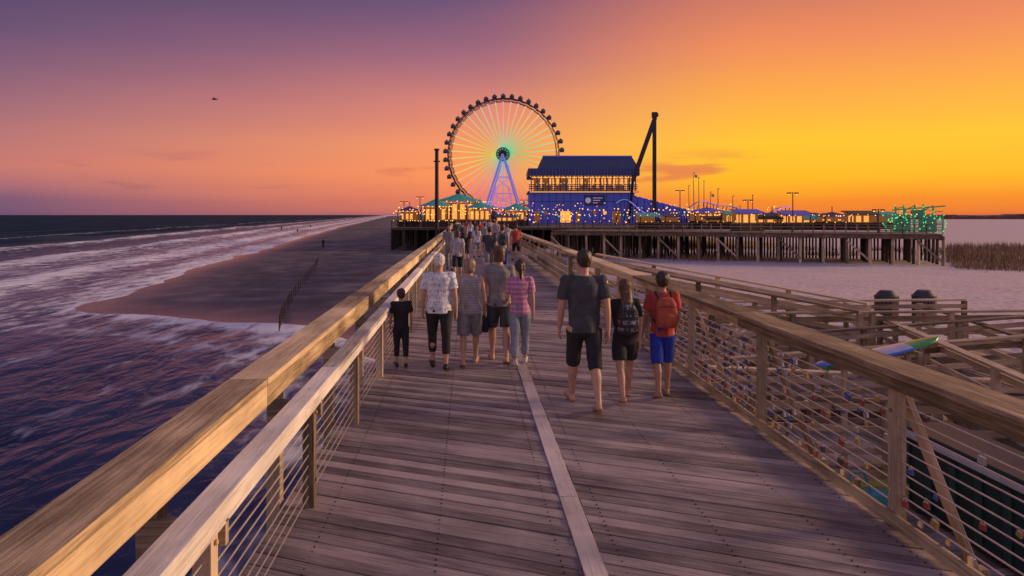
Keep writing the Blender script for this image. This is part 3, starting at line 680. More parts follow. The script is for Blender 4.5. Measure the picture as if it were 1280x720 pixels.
for i in range(26000):
    d_=random.uniform(52,118); u=random.uniform(1183,1600)
    if d_<75 and u<1183+ (75-d_)*2.5: continue
    p=W(u,d_,.3)
    if noise.noise(Vector((p.x*.12,p.y*.12,5)))<-.22: continue
    h=random.uniform(.5,1.4)*(1+.7*noise.noise(Vector((p.x*.15,p.y*.15,0)))); a=random.uniform(0,math.pi); wv=Vector((math.cos(a),math.sin(a),0))*.06
    ln=Vector((random.uniform(-.4,.4),random.uniform(-.3,.3),h))
    mb.poly([p-wv,p+wv,p+ln])
for i in range(9000):
    d_=random.uniform(60,110); u=random.uniform(700,1185); p=W(u,d_,.3)
    if noise.noise(Vector((p.x*.08,p.y*.08,2)))<.12 or d_<82: continue
    h=random.uniform(.5,1.2); wv=Vector((.06,0,0)); mb.poly([p-wv,p+wv,p+Vector((random.uniform(-.2,.2),0,h))])
m,nt,b=newmat("marsh_grass"); at=N(nt,'ShaderNodeAttribute'); at.attribute_name='rnd'
r=ramp(nt,[(0,(.09,.055,.035,1)),(.6,(.24,.145,.08,1)),(1,(.38,.25,.13,1))],at.outputs['Fac']); nt.links.new(r.outputs[0],b.inputs['Base Color']); b.inputs['Roughness'].default_value=.9
mb.obj("marsh_grass",m)
for u in (1108,1155):
    g=W(u,23.5,0); zgr=float(landz(np.array([[g.x,g.y]]))[0])
    e=empty("trash_can",(g.x,g.y,zgr-.03),.2); mb=MB()
    mb.cyl((0,0,.08),(0,0,1.0),.3,.33,20); 
    for i in range(20):
        a=i*math.pi/10; mb.beam((.35*math.cos(a),.35*math.sin(a),.05),(.36*math.cos(a),.36*math.sin(a),1.05),.07,.03,up=(math.cos(a),math.sin(a),0),m=1)
    mb.cyl((0,0,1.0),(0,0,1.06),.39,.39,20); mb.cyl((0,0,1.06),(0,0,1.2),.36,.24,20); mb.cyl((0,0,1.2),(0,0,1.24),.24,.2,20,m=1)
    mb.obj("bin",[simple("bin_dark",(.04,.04,.045),.5),simple("bin_slats",(.07,.06,.055),.7)],e)
e=empty("storage_bin",(6.45,7.3,2.12),.02); mb=MB()
mb.box(-.36,.36,-1.9,1.9,.06,1.0,0); mb.box(-.42,.42,-1.96,1.96,1.0,1.07,1); mb.box(-.38,.38,-1.92,1.92,1.07,1.13,0)
for i in range(9): mb.box(-.40,-.36,-1.75+i*.43,-1.65+i*.43,.1,.95,2)
for yy in (-1.6,1.6):
    for xx in (-.3,.3): mb.cyl((xx,yy,0),(xx,yy,.07),.05,n=8)
mb.obj("bin",[simple("bin_green",(.02,.05,.045),.4),simple("bin_rim",(.55,.55,.55),.5),simple("bin_ribs",(.03,.07,.06),.5)],e,bevel=.01)
def surfboard(p,rz,tilt,cols):
    e=empty("surfboard",p,rz); mb=MB(); n=16; secs=[]
    Lh=.95
    for i in range(n+1):
        t_=-1+2*i/n; wv=.27*math.sqrt(max(0,1-abs(t_)**2.6))+.004; zc=.07*max(0,t_)**2; th=.035*math.sqrt(max(.02,1-t_*t_))+.004
        b0=len(mb.v)
        for a in range(10):
            an=2*math.pi*a/10; mb.v.append(Vector((t_*Lh,wv*math.cos(an),zc+th*math.sin(an))))
        secs.append(b0)
    for i in range(n):
        for a in range(10):
            c=(a+1)%10; mb.face((secs[i]+a,secs[i+1]+a,secs[i+1]+c,secs[i]+c),[(0,0)]*4,.5,1 if i<3 else(2 if i>11 else (1 if a in(0,9,4,5) else 0)))
    mb.poly([(-.75,-.005,-.03),(-.6,-.005,-.03),(-.8,-.005,-.17)],2)
    o=mb.obj("board",cols,e,smooth=True); e.rotation_euler=(0,tilt,rz)
pp=W(1095,10.4,Zv(442,10.4))
surfboard(pp,rad(-8),rad(-12),[simple("board_white",(.5,.55,.68),.3),simple("board_blue",(.05,.2,.6),.3),simple("board_green",(.05,.4,.08),.3)])
mb=MB(); mb.beam((pp.x-.5,pp.y,3.0-1.0),(pp.x-.5,pp.y,pp.z-.15),.07,.07,up=(0,1,0)); mb.beam((pp.x+.5,pp.y,2.0),(pp.x+.5,pp.y,pp.z+.05),.07,.07,up=(0,1,0)); mb.beam((pp.x-.5,pp.y-.3,pp.z-.16),(pp.x-.5,pp.y+.3,pp.z-.16),.06,.06);mb.beam((pp.x+.5,pp.y-.3,pp.z+.04),(pp.x+.5,pp.y+.3,pp.z+.04),.06,.06)
mb.obj("surfboard_rack",M_rail)
for (uu,dd_,cc_) in ((1072,8.6,(.05,.3,.35)),(1096,8.9,(.35,.3,.05)),(1045,7.6,(.4,.28,.16))):
    e=empty("beach_bag",W(uu,dd_,2.12)); mb=MB(); mb.hexa([(-.3,-.15,0),(.3,-.15,0),(.3,.15,0),(-.3,.15,0),(-.38,-.1,.55),(.38,-.1,.55),(.38,.1,.55),(-.38,.1,.55)],0)
    mb.cyl((-.2,0,.5),(-.08,0,.8),.015); mb.cyl((-.08,0,.8),(.08,0,.8),.015); mb.cyl((.08,0,.8),(.2,0,.5),.015)
    mb.obj("bag",simple("bag_cloth",cc_,.7),e,bevel=.03)
mb=MB(); prev=None
for i in range(34):
    t_=i/33; u=398-48*t_**1.3+4*math.sin(t_*6); v=322+86*t_**1.4; d_=(CZ-.35)*F/(v-268); p=W(u,d_,.1)
    mb.cyl(p,p+Vector((.03*math.sin(i),0,.85)),.03,n=5)
    if prev is not None:
        for h in (.35,.8): mb.cyl(prev+Vector((0,0,h)),p+Vector((0,0,h)),.012,n=4,caps=False)
    prev=p
mb.obj("sand_fence",M_darkwood)
e=empty("seagull",W(268,60,Zv(124,60)),rad(10)); mb=MB(); mb.ball((0,0,0),.22,.07,.07,nu=10,nv=8); mb.ball((.24,0,.02),.06)
for sy in (-1,1):
    mb.poly([(.1,sy*.03,.03),(-.08,sy*.03,.03),(-.06,sy*.35,.1),(.08,sy*.35,.1)]); mb.poly([(.08,sy*.35,.1),(-.06,sy*.35,.1),(-.14,sy*.75,.02)])
mb.poly([(-.18,-.03,0),(-.18,.03,0),(-.34,.06,0),(-.34,-.06,0)]); mb.cyl((.28,0,.02),(.36,0,.0),.018,.004)
mb.obj("bird",simple("gull_grey",(.12,.11,.13),.8),e)
# ================================================================== people
def loft(rings,V,Fc):
    b=len(V); n=len(rings[0])
    for r in rings: V+=r
    for j in range(len(rings)-1):
        for i in range(n):
            k=(i+1)%n; Fc.append((b+j*n+i,b+j*n+k,b+(j+1)*n+k,b+(j+1)*n+i))
    Fc.append(tuple(b+i for i in reversed(range(n)))); Fc.append(tuple(b+(len(rings)-1)*n+i for i in range(n)))
def slices(V,Fc,L,n=20):
    loft([[Vector((cx+rx*math.cos(2*math.pi*i/n),cy+ry*math.sin(2*math.pi*i/n),z)) for i in range(n)] for cx,cy,z,rx,ry in L],V,Fc)
def tube(V,Fc,pts,ref=(1,0,0),n=12,round_=True):
    ref=Vector(ref); P=[Vector(p[0]) for p in pts]; R_=[(p[1],p[2] if len(p)>2 else p[1]) for p in pts]
    if round_:
        t0=(P[0]-P[1]).normalized(); t1=(P[-1]-P[-2]).normalized()
        a0,a1=min(R_[0]),min(R_[-1])
        P=[P[0]+t0*a0*.9,P[0]+t0*a0*.5]+P+[P[-1]+t1*a1*.5,P[-1]+t1*a1*.9]
        R_=[(R_[0][0]*.35,R_[0][1]*.35),(R_[0][0]*.85,R_[0][1]*.85)]+R_+[(R_[-1][0]*.85,R_[-1][1]*.85),(R_[-1][0]*.35,R_[-1][1]*.35)]
    rings=[]
    for i,p in enumerate(P):
        t=(P[min(i+1,len(P)-1)]-P[max(i-1,0)]).normalized()
        a=(ref-t*ref.dot(t)).normalized(); b=t.cross(a)
        rings.append([p+a*math.cos(2*math.pi*k/n)*R_[i][0]+b*math.sin(2*math.pi*k/n)*R_[i][1] for k in range(n)])
    loft(rings,V,Fc)
def mk(name,V,Fc,mat,parent,voxel=.009,fold=0,fs=9,extra=None,sm=3):
    me=bpy.data.meshes.new(name); me.from_pydata([tuple(v) for v in V],[],Fc)
    o=bpy.data.objects.new(name,me); sc.collection.objects.link(o)
    md=o.modifiers.new('r','REMESH'); md.mode='VOXEL'; md.voxel_size=voxel
    s_=o.modifiers.new('s','SMOOTH'); s_.factor=.5; s_.iterations=sm
    dg=bpy.context.evaluated_depsgraph_get(); dg.update(); ev=o.evaluated_get(dg); m2=bpy.data.meshes.new_from_object(ev)
    o.modifiers.clear(); o.data=m2; bpy.data.meshes.remove(me); me=m2; me.name=name
    if fold:
        ns=[v.normal.copy() for v in me.vertices]
        for v,nn in zip(me.vertices,ns):
            c=v.co; f_=noise.noise(Vector((c.x*fs,c.y*fs,c.z*fs*.45)))+.5*noise.noise(Vector((c.x*fs*2.3,c.y*fs*2.3,c.z*fs*1.1)))
            v.co=c+nn*f_*fold
    if extra:
        ve,fe=extra; import bmesh
        bm=bmesh.new(); bm.from_mesh(me); vs=[bm.verts.new(v) for v in ve]
        for f in fe:
            try: bm.faces.new([vs[i] for i in f])
            except ValueError: pass
        bm.to_mesh(me); bm.free()
    me.polygons.foreach_set('use_smooth',[True]*len(me.polygons)); me.materials.clear(); me.materials.append(mat); me.update()
    o.parent=parent; return o
M_skin=simple("skin",(.52,.29,.20),.5,var=.08,nscale=12); M_skin2=simple("skin_tan",(.42,.22,.14),.5,var=.08,nscale=12)
M_eye=simple("eye",(.03,.02,.02),.2)
def hairmat(name,c):
    m,nt,b=newmat(name); tcn=N(nt,'ShaderNodeTexCoord'); mp=N(nt,'ShaderNodeMapping'); mp.inputs['Scale'].default_value=(90,90,6); nt.links.new(tcn.outputs['Object'],mp.inputs[0])
    nz=N(nt,'ShaderNodeTexNoise'); nz.inputs['Scale'].default_value=1; nz.inputs['Detail'].default_value=4; nt.links.new(mp.outputs[0],nz.inputs['Vector'])
    r=ramp(nt,[(.35,tuple(x*.5 for x in c)+(1,)),(.65,tuple(min(1,x*1.5) for x in c)+(1,))],nz.outputs[0]); nt.links.new(r.outputs[0],b.inputs['Base Color']); b.inputs['Roughness'].default_value=.5
    bp=N(nt,'ShaderNodeBump'); bp.inputs['Strength'].default_value=.6; bp.inputs['Distance'].default_value=.004; nt.links.new(nz.outputs[0],bp.inputs['Height']); nt.links.new(bp.outputs[0],b.inputs['Normal']); return m
def cloth(name,c,pattern=None,c2=(.03,.03,.04)):
    m,nt,b=newmat(name); b.inputs['Roughness'].default_value=.9
    tcn=N(nt,'ShaderNodeTexCoord'); sp=N(nt,'ShaderNodeSeparateXYZ'); nt.links.new(tcn.outputs['Object'],sp.inputs[0])
    nz=N(nt,'ShaderNodeTexNoise'); nz.inputs['Scale'].default_value=14; nz.inputs['Detail'].default_value=5; nt.links.new(tcn.outputs['Object'],nz.inputs['Vector'])
    r=ramp(nt,[(.3,tuple(x*.75 for x in c)+(1,)),(.7,tuple(min(1,x*1.15) for x in c)+(1,))],nz.outputs[0]); out=r.outputs[0]
    if pattern=='plaid':
        sx=math_(nt,'GREATER_THAN',math_(nt,'SINE',math_(nt,'MULTIPLY',sp.outputs[0],110)),.2); sz=math_(nt,'GREATER_THAN',math_(nt,'SINE',math_(nt,'MULTIPLY',sp.outputs[2],90)),.5)
        out=mixc(nt,math_(nt,'MULTIPLY',sx,.7),out,c2+(1,)); out=mixc(nt,math_(nt,'MULTIPLY',sz,.35),out,(.6,.55,.65,1))
    if pattern=='print':
        mp=N(nt,'ShaderNodeMapping'); mp.inputs['Scale'].default_value=(40,1,20); nt.links.new(tcn.outputs['Object'],mp.inputs[0])
        n3=N(nt,'ShaderNodeTexNoise'); n3.inputs['Scale'].default_value=1; n3.inputs['Detail'].default_value=2; nt.links.new(mp.outputs[0],n3.inputs['Vector'])
        rows=math_(nt,'GREATER_THAN',math_(nt,'SINE',math_(nt,'MULTIPLY',sp.outputs[2],75)),-.1)
        k_=math_(nt,'MULTIPLY',maprange(nt,n3.outputs[0],.5,.56),rows); out=mixc(nt,math_(nt,'MULTIPLY',k_,.7),out,c2+(1,))
    if pattern=='stripe':
        sz=math_(nt,'GREATER_THAN',math_(nt,'SINE',math_(nt,'MULTIPLY',sp.outputs[2],170)),.5); out=mixc(nt,math_(nt,'MULTIPLY',sz,.35),out,c2+(1,))
    nt.links.new(out,b.inputs['Base Color'])
    n4=N(nt,'ShaderNodeTexNoise'); n4.inputs['Scale'].default_value=22; nt.links.new(tcn.outputs['Object'],n4.inputs['Vector'])
    bp=N(nt,'ShaderNodeBump'); bp.inputs['Strength'].default_value=.5; bp.inputs['Distance'].default_value=.012; nt.links.new(n4.outputs[0],bp.inputs['Height']); nt.links.new(bp.outputs[0],b.inputs['Normal'])
    return m
def person(name,x,y,H,rz=0,female=False,legs=((22,8),(-16,14)),arms=((-14,10,12),(16,8,22)),hair='short',hairm=None,top=None,bottom=None,topkind='tee',botlen=.31,botflare=1.0,shoes=None,skin=None,bag=None,bagm=None,vox=.009,z0=DZ,child=False,wide=1.0,head_turn=0,fingers=True,sandals=False):
    e=empty(name,(x,y,z0),rz); skin=skin or M_skin
    sw=(.098 if female else .112)*H*wide; hw=.05*H*wide
    hs=1.12 if child else 1.0
    if child: sw*=.95
    L1,L2=.238*H,.235*H; jl=[]; low=1e9
    for sg,(a,k) in zip((-1,1),legs):
        a=rad(a);k=rad(k); hip=Vector((sg*hw,0,.505*H)); kn=hip+Vector((sg*.004*H,math.sin(a)*L1,-math.cos(a)*L1)); an=kn+Vector((0,math.sin(a-k)*L2,-math.cos(a-k)*L2))
        pit=rad(10)*(1 if a>0 else 0) - (rad(22) if a<-.1 else 0)
        fd=Vector((sg*.12,math.cos(pit),math.sin(pit))).normalized(); dn=Vector((0,math.sin(pit),-math.cos(pit)))
        heel=an-fd*.028*H+dn*.022*H; toe=an+fd*.098*H+dn*.026*H
        if pit<0: toe=an+Vector((sg*.01,.085*H,-.042*H))
        low=min(low,heel.z-.016*H,toe.z-.012*H); jl.append((sg,hip,kn,an,heel,toe))
    dz=-low
    up=Vector((0,0,dz)); jl=[(s_,a+up,b+up,c+up,d_+up,e_+up) for s_,a,b,c,d_,e_ in jl]
    Zf=lambda f:f*H+dz
    V=[];Fc=[]
    wa=.074 if female else .082
    T=[(.475,.05,.05),(.50,.088,.062),(.54,.092 if female else .086,.066),(.60,wa,.054),(.66,wa+.004,.056),(.73,.088,.062),(.785,.094,.058),(.815,.08,.046),(.84,.04,.036)]
    slices(V,Fc,[(0,0,Zf(f),rx*H*wide,ry*H*(wide*.5+.5)) for f,rx,ry in T])
    tube(V,Fc,[(Vector((0,-.004*H,Zf(.81))),.036*H),(Vector((0,.004*H,Zf(.85))),.03*H),(Vector((0,.008*H,Zf(.90))),.031*H)])
    def hz(f): return Zf(1.0-(1.0-f)*hs)
    HS=[(.868,.016,.02,.03),(.878,.028,.034,.02),(.90,.037,.046,.012),(.925,.042,.053,.006),(.95,.044,.056,.002),(.972,.041,.052,0),(.988,.031,.040,-.002),(.998,.012,.016,-.002)]
    slices(V,Fc,[(0,yo*H,hz(f),rx*H*hs,ry*H*hs) for f,rx,ry,yo in HS])
    tube(V,Fc,[(Vector((0,.058*H*hs,hz(.932))),.005*H),(Vector((0,.068*H*hs,hz(.908))),.009*H)])
    for sg in (-1,1): tube(V,Fc,[(Vector((sg*.044*H*hs,0,hz(.912))),.005*H,.009*H),(Vector((sg*.047*H*hs,-.004*H,hz(.932))),.005*H,.013*H)],n=8)
    ex=([],[])
    aj=[]
    for (sg,(sa,ab,fl)) in zip((-1,1),arms):
        sa,ab,fl=rad(sa),rad(ab),rad(fl)
        S_=Vector((sg*sw,-.004*H,Zf(.808)))
        d1=Vector((sg*math.sin(ab),math.sin(sa)*math.cos(ab),-math.cos(sa)*math.cos(ab))); E_=S_+d1*.172*H
        d2=Vector((sg*math.sin(ab*.35),math.sin(sa+fl),-math.cos(sa+fl))).normalized(); W_=E_+d2*.142*H
        k_=.9 if female or child else 1.05
        tube(V,Fc,[(S_,.030*H*k_),(S_.lerp(E_,.4),.028*H*k_),(E_,.021*H*k_),(E_.lerp(W_,.3),.022*H*k_),(W_,.0145*H*k_)])
        f_=Vector((0,1,0)); f_=(f_-d2*f_.dot(d2)).normalized(); nm=d2.cross(f_)
        pe=W_+d2*.055*H
        tube(V,Fc,[(W_,.014*H,.011*H),(W_.lerp(pe,.5),.021*H,.0095*H),(pe,.022*H,.009*H)],ref=f_)
        if fingers:
            inn=Vector((-sg,0,0)); inn=(inn-d2*inn.dot(d2)).normalized()
            for q_,(o_,ln) in enumerate(((.017,.036),(.006,.042),(-.006,.039),(-.017,.030))):
                b0=pe-d2*.006*H+f_*o_*H; m0=b0+(d2*.92+inn*.2+f_*o_*4).normalized()*ln*.55*H; t0=m0+(d2*.75+inn*.65).normalized()*ln*.5*H
                tube(ex[0],ex[1],[(b0,.0052*H),(m0,.0048*H),(t0,.0038*H)],ref=f_,n=7)
            b0=W_+d2*.018*H+f_*.014*H; m0=b0+(d2*.7+f_*.65+inn*.25).normalized()*.03*H; t0=m0+(d2*.9+f_*.2+inn*.3).normalized()*.022*H
            tube(ex[0],ex[1],[(b0,.0065*H),(m0,.0056*H),(t0,.0042*H)],ref=inn,n=7)
        aj.append((sg,S_,E_,W_,pe,d2))
    for sg,hip,kn,an,heel,toe in jl:
        tube(V,Fc,[(hip,.052*H*wide),(hip.lerp(kn,.45),.043*H),(kn,.030*H),(kn.lerp(an,.3)-Vector((0,.006*H,0)),.0325*H),(kn.lerp(an,.7),.022*H),(an,.0185*H)],n=14)
        tube(V,Fc,[(heel,.018*H,.016*H),(an.lerp(toe,.35)+Vector((0,0,-.01*H)),.022*H,.018*H),(an.lerp(toe,.78),.027*H,.014*H),(toe,.022*H,.009*H)],ref=(1,0,0))
        tube(V,Fc,[(an,.019*H),(heel+Vector((0,.012*H,.004*H)),.018*H)],n=10)
    mk("body",V,Fc,skin,e,vox,0,extra=ex)
    mb=MB()
    if fingers:
        for sg in (-1,1): mb.ball((sg*.017*H,.056*H*hs,hz(.934)),.006*H,m=0)
        mb.box(-.014*H,.014*H,.054*H*hs,.062*H*hs,hz(.892),hz(.896),1)
        mb.obj("face_features",[M_eye,simple("lips",(.35,.12,.1),.5)],e)
    if top:
        V=[];Fc=[]; o=.010
        hem=.485 if topkind!='dress' else .40
        TT=[(hem,.100 if female else .098,.074),(.54,.100 if female else .094,.074)]+[(f,rx+o,ry+o) for f,rx,ry in T[3:7]]+[(.818,.076,.05),(.838,.044 if topkind=='tee' else .05,.04)]
        slices(V,Fc,[(0,0,Zf(f),rx*H*wide,ry*H*(wide*.5+.5)) for f,rx,ry in TT],n=26)
        if topkind!='tank' and topkind!='dress':
            for sg,S_,E_,W_,pe,d2 in aj: tube(V,Fc,[(S_+Vector((-sg*.01*H,0,0)),.037*H),(S_.lerp(E_,.35),.038*H),(S_.lerp(E_,.68),.037*H)],round_=False); tube(V,Fc,[(S_+Vector((-sg*.05*H,0,.006*H)),.03*H),(S_,.036*H)])
        else:
            for sg in (-1,1): tube(V,Fc,[(Vector((sg*.055*H,0,Zf(.80))),.026*H,.045*H),(Vector((sg*.05*H,0,Zf(.828))),.018*H,.035*H)],ref=(1,0,0))
        mk("shirt",V,Fc,top,e,vox,.009*H/1.7,8)
    if bottom:
        V=[];Fc=[]
        slices(V,Fc,[(0,0,Zf(f),rx*H*wide,ry*H*(wide*.5+.5)) for f,rx,ry in ((.455,.05,.05),(.475,.085,.068),(.50,.096,.072),(.55,.092,.069),(.585,.084,.062))],n=24)
        for sg,hip,kn,an,heel,toe in jl:
            tgt=hip.z-(botlen if botlen else .2)*H
            pts=[(hip+Vector((0,0,-.005*H)),.058*H*wide)]
            if tgt>kn.z:
                t_=(hip.z-tgt)/max(.01,hip.z-kn.z); pts+=[(hip.lerp(kn,t_*.5),.055*H*botflare),(hip.lerp(kn,t_),.053*H*botflare)]
            else:
                t_=min(1,(kn.z-tgt)/max(.01,kn.z-an.z)); pts+=[(hip.lerp(kn,.5),.051*H),(kn,.040*H*botflare),(kn.lerp(an,t_*.5),.038*H*botflare),(kn.lerp(an,t_),.034*H*botflare)]
            tube(V,Fc,pts,round_=False,n=16)
        mk("trousers" if botlen>.3 else "shorts",V,Fc,bottom,e,vox,.007*H/1.7,10)
    if shoes:
        V=[];Fc=[]
        for sg,hip,kn,an,heel,toe in jl:
            if sandals:
                dn=Vector((0,0,-.013*H)); tube(V,Fc,[(heel+dn,.022*H,.007*H),(heel.lerp(toe,.5)+dn,.026*H,.007*H),(heel.lerp(toe,.85)+dn,.03*H,.007*H),(toe+dn,.024*H,.007*H)],ref=(1,0,0))
                q_=heel.lerp(toe,.7); tube(V,Fc,[(q_+Vector((-.028*H,0,-.01*H)),.006*H),(q_+Vector((0,0,.016*H)),.006*H),(q_+Vector((.028*H,0,-.01*H)),.006*H)],ref=(0,1,0),n=8)
            else:
                tube(V,Fc,[(heel,.024*H,.02*H),(an.lerp(toe,.35)+Vector((0,0,-.012*H)),.027*H,.022*H),(an.lerp(toe,.78),.031*H,.016*H),(toe,.026*H,.012*H)],ref=(1,0,0)); tube(V,Fc,[(an-Vector((0,0,.003*H)),.025*H),(heel,.024*H)])
        mk("shoes",V,Fc,shoes,e,max(.006,vox*.8))
    if hair:
        V=[];Fc=[]; k_=hs
        HB=[(.895,.030,.026,-.026),(.915,.042,.042,-.016),(.935,.0485,.052,-.009),(.955,.050,.058,-.005),(.975,.047,.056,-.005),(.992,.036,.044,-.006),(1.004,.016,.02,-.006)]
        if hair=='bob': HB=[(.868,.042,.03,-.022),(.885,.052,.042,-.016)]+[(f,rx+.006,ry+.004,yo) for f,rx,ry,yo in HB[1:]]
        slices(V,Fc,[(0,yo*H,hz(f),rx*H*k_,ry*H*k_) for f,rx,ry,yo in HB])
        if hair=='long': tube(V,Fc,[(Vector((0,-.025*H,hz(.95))),.046*H,.035*H),(Vector((0,-.045*H,hz(.89))),.05*H,.028*H),(Vector((0,-.068*H,Zf(.82))),.052*H,.024*H),(Vector((0,-.074*H,Zf(.74))),.038*H,.016*H),(Vector((0,-.076*H,Zf(.70))),.018*H,.010*H)],ref=(1,0,0))
        if hair=='pony': tube(V,Fc,[(Vector((0,-.055*H,hz(.955))),.016*H),(Vector((0,-.075*H,hz(.93))),.022*H),(Vector((.004*H,-.075*H,Zf(.87))),.018*H),(Vector((0,-.07*H,Zf(.82))),.007*H)])
        mk("hair",V,Fc,hairm,e,vox,.008*H/1.7,26,sm=2)
    if bag=='backpack':
        V=[];Fc=[]; cy=-.115*H
        n=24; rings=[]
        for f,rx,ry,yo in ((.565,.06,.03,0),(.575,.078,.045,0),(.62,.084,.054,-.004),(.70,.083,.052,-.002),(.76,.076,.046,.004),(.795,.055,.032,.012),(.803,.03,.018,.014)):
            rings.append([Vector((math.copysign(abs(math.cos(2*math.pi*i/n))**.55,math.cos(2*math.pi*i/n))*rx*H,cy+yo*H+math.copysign(abs(math.sin(2*math.pi*i/n))**.6,math.sin(2*math.pi*i/n))*ry*H,Zf(f))) for i in range(n)])
        loft(rings,V,Fc)
        tube(V,Fc,[(Vector((0,cy-.045*H,Zf(.60))),.058*H,.022*H),(Vector((0,cy-.048*H,Zf(.66))),.056*H,.02*H)],ref=(1,0,0))
        mk("backpack",V,Fc,bagm,e,vox,.003,12,sm=1)
        V=[];Fc=[]
        for sg in (-1,1): tube(V,Fc,[(Vector((sg*.05*H,-.085*H,Zf(.79))),.013*H,.005*H),(Vector((sg*.062*H,-.02*H,Zf(.842))),.013*H,.005*H),(Vector((sg*.066*H,.05*H,Zf(.815))),.013*H,.005*H),(Vector((sg*.072*H,.075*H,Zf(.73))),.013*H,.005*H),(Vector((sg*.09*H,.0*H,Zf(.63))),.012*H,.005*H),(Vector((sg*.07*H,-.085*H,Zf(.60))),.012*H,.005*H)],ref=(1,0,0),n=8)
        tube(V,Fc,[(Vector((-.018*H,-.10*H,Zf(.80))),.005*H),(Vector((0,-.10*H,Zf(.822))),.005*H),(Vector((.018*H,-.10*H,Zf(.80))),.005*H)],n=6)
        tube(V,Fc,[(Vector((-.07*H,cy-.054*H,Zf(.735))),.004*H),(Vector((0,cy-.060*H,Zf(.742))),.004*H),(Vector((.07*H,cy-.054*H,Zf(.735))),.004*H)],ref=(0,1,0),n=6)
        mk("straps",V,Fc,M_strap,e,.006)
    if bag in ('hand','handL','shoulder'):
        sg,S_,E_,W_,pe,d2=aj[0] if bag=='handL' else aj[1]
        V=[];Fc=[]; n=20; rings=[]
        if bag=='shoulder': c=Vector((S_.x+sg*.015*H,-.03*H,0)); zb_,zt_=.50,.60
        else: c=Vector((pe.x+sg*.0*H,pe.y,0)); zb_,zt_=(pe.z-.18*H-dz)/H,(pe.z-.05*H-dz)/H
        for f,ra,rb_ in ((0,.03,.055),(.08,.036,.075),(.5,.038,.08),(.9,.028,.07),(1,.016,.06)):
            rings.append([Vector((c.x+math.cos(2*math.pi*i/n)*ra*H,c.y+math.sin(2*math.pi*i/n)*rb_*H,Zf(zb_+(zt_-zb_)*f))) for i in range(n)])
        loft(rings,V,Fc)
        top_=S_+Vector((-sg*.03*H,0,.035*H)) if bag=='shoulder' else pe+d2*.02*H
        for yy in (-.04,.04): tube(V,Fc,[(Vector((c.x,c.y+yy*H,Zf(zt_-.01))),.006*H),(Vector((c.x,c.y+yy*.6*H,(Zf(zt_)+top_.z)/2)),.006*H),(top_,.006*H)],n=6,ref=(1,0,0.1))
        mk("bag",V,Fc,bagm,e,.008,.003,10)
    return e
M_strap=cloth("strap_black",(.02,.02,.025))
hb=hairmat("hair_brown",(.09,.045,.025)); hk=hairmat("hair_dark",(.035,.02,.014)); hw_=hairmat("hair_white",(.62,.58,.55)); hg=hairmat("hair_greybrown",(.24,.16,.12))
blk=cloth("cloth_black",(.022,.022,.026)); cg=cloth("cloth_charcoal",(.055,.058,.07)); gr_=cloth("cloth_grey",(.22,.215,.23)); lg=cloth("cloth_lightgrey",(.38,.37,.40)); jn=cloth("denim",(.25,.28,.36)); bl=cloth("cloth_blue",(.02,.05,.42)); 
pr=cloth("print_white",(.70,.71,.78),'print',(.22,.22,.28)); pl=cloth("plaid",(.62,.16,.24),'plaid',(.14,.2,.5)); fl=cloth("patterned_black",(.03,.03,.035),'print',(.3,.28,.3)); rd=cloth("cloth_red",(.42,.06,.05)); redbag=cloth("bag_red",(.42,.09,.05)); st=cloth("stripe_grey",(.36,.34,.37),'stripe',(.14,.13,.15))
shb=simple("shoe_black",(.02,.02,.02),.5); sht=simple("sandal_tan",(.25,.14,.08),.6); shw=simple("shoe_white",(.55,.52,.5),.6)
def P2(u,v): 
    d_=2.17*F/(v-268); p=W(u,d_); return p.x,p.y
x,y=P2(730,508); person("man",x,y,1.79,legs=((20,5),(-18,12)),arms=((6,7,14),(-10,7,10)),hair='short',hairm=hk,top=cg,bottom=blk,botlen=.245,botflare=1.15,shoes=sht,sandals=True,wide=1.07,vox=.008)
x,y=P2(781,500); person("girl",x,y,1.42,female=True,child=True,legs=((-16,14),(18,6)),arms=((10,8,40),(-6,7,14)),hair='long',hairm=hb,top=blk,bottom=blk,botlen=.16,botflare=1.12,shoes=sht,sandals=True,bag='backpack',bagm=fl,vox=.008)
x,y=P2(828,496); person("boy",x,y,1.47,child=True,legs=((-8,6),(10,6)),arms=((8,8,16),(4,9,35)),hair='short',hairm=hk,top=rd,bottom=bl,botlen=.24,botflare=1.2,shoes=sht,sandals=True,bag='backpack',bagm=redbag,vox=.008,skin=M_skin2)
x,y=P2(549,462); person("woman",x,y,1.60,female=True,wide=1.16,legs=((14,5),(-8,6)),arms=((6,9,14),(-6,9,14)),hair='short',hairm=hw_,top=pr,bottom=blk,botlen=.37,shoes=shb)
x,y=P2(587,456); person("woman",x,y,1.53,female=True,wide=1.1,legs=((-12,10),(14,6)),arms=((-4,8,10),(6,10,24)),hair='bob',hairm=hg,top=st,topkind='tank',bottom=gr_,botlen=.22,botflare=1.1,shoes=sht,sandals=True,bag='hand',bagm=blk)
x,y=P2(624,452); person("woman",x,y,1.70,female=True,wide=1.05,legs=((14,5),(-12,10)),arms=((-4,8,12),(4,8,12)),hair='bob',hairm=hb,top=gr_,bottom=cg,botlen=.2,shoes=sht,sandals=True,bag='handL',bagm=cg)
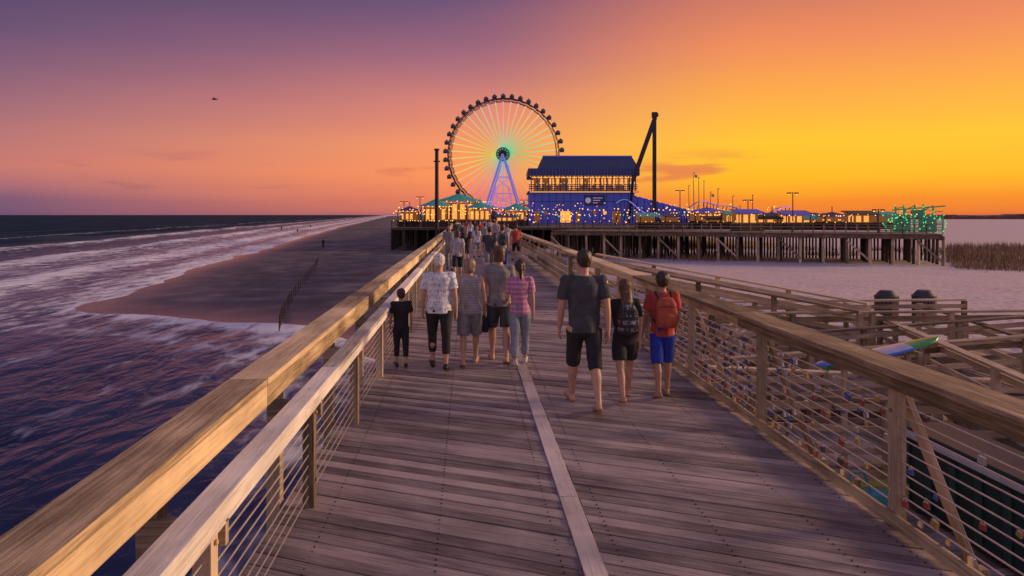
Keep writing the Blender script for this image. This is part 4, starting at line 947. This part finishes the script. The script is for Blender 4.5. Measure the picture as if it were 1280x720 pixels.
x,y=P2(650,456); person("girl",x,y,1.50,female=True,legs=((-10,8),(12,5)),arms=((8,9,40),(-4,8,14)),hair='pony',hairm=hk,top=pl,bottom=jn,botlen=.42,shoes=shw)
x,y=P2(497,459); person("child",x+.05,y,1.10,child=True,legs=((6,4),(-6,6)),arms=((6,8,10),(0,8,14)),hair='short',hairm=hk,top=blk,bottom=blk,botlen=.38,shoes=shb,rz=.2)
crowd=[(572,351),(562,338),(583,330),(612,345),(628,340),(645,326),(596,322),(606,315),(634,317),(578,312),(555,322),(566,306),(620,308),(600,304),(588,302),(640,306),(612,300),(574,299),(630,299),(594,297),(605,296),(583,295)]
tops=[lg,gr_,blk,cg,st,rd,pr,jn]; bots=[blk,jn,cg,gr_,bl]
for i,(u,v) in enumerate(crowd):
    d_=2.17*F/(v-268); p=W(u,d_); a=random.choice((18,-18,10,-12))
    px=min(max(p.x,-.85),2.55)
    near=v>318
    person("pedestrian",px,p.y,random.uniform(1.58,1.82),rz=random.choice((0,0,.2,-.2,3.1)),female=i%2==0,legs=((a,6),(-a,12)),arms=((-a*.6,8,12),(a*.6,8,18)),hair=('bob','short','long','short')[i%4],hairm=(hb,hk,hg,hk)[i%4],top=tops[i%8],bottom=bots[i%5],botlen=(.22,.4,.24)[i%3],shoes=shb,vox=.016 if near else .03,fingers=near,bag='backpack' if i in(4,9) else None,bagm=cg)
g=W(404,118,0); person("beach_walker",g.x,g.y,1.75,legs=((16,6),(-14,10)),hair='short',hairm=hk,top=blk,bottom=blk,botlen=.4,shoes=shb,vox=.03,fingers=False,z0=float(landz(np.array([[g.x,g.y]]))[0])-.02)
for u,d_ in ((352,260),(388,300),(372,220)):
    g=W(u,d_,0); person("beach_walker",g.x,g.y,1.7,legs=((12,6),(-10,10)),hair='short',hairm=hk,top=random.choice((blk,cg,rd)),bottom=blk,botlen=.3,shoes=shb,vox=.035,fingers=False,z0=max(0,float(landz(np.array([[g.x,g.y]]))[0]))-.02)
print("objects",len(bpy.data.objects))
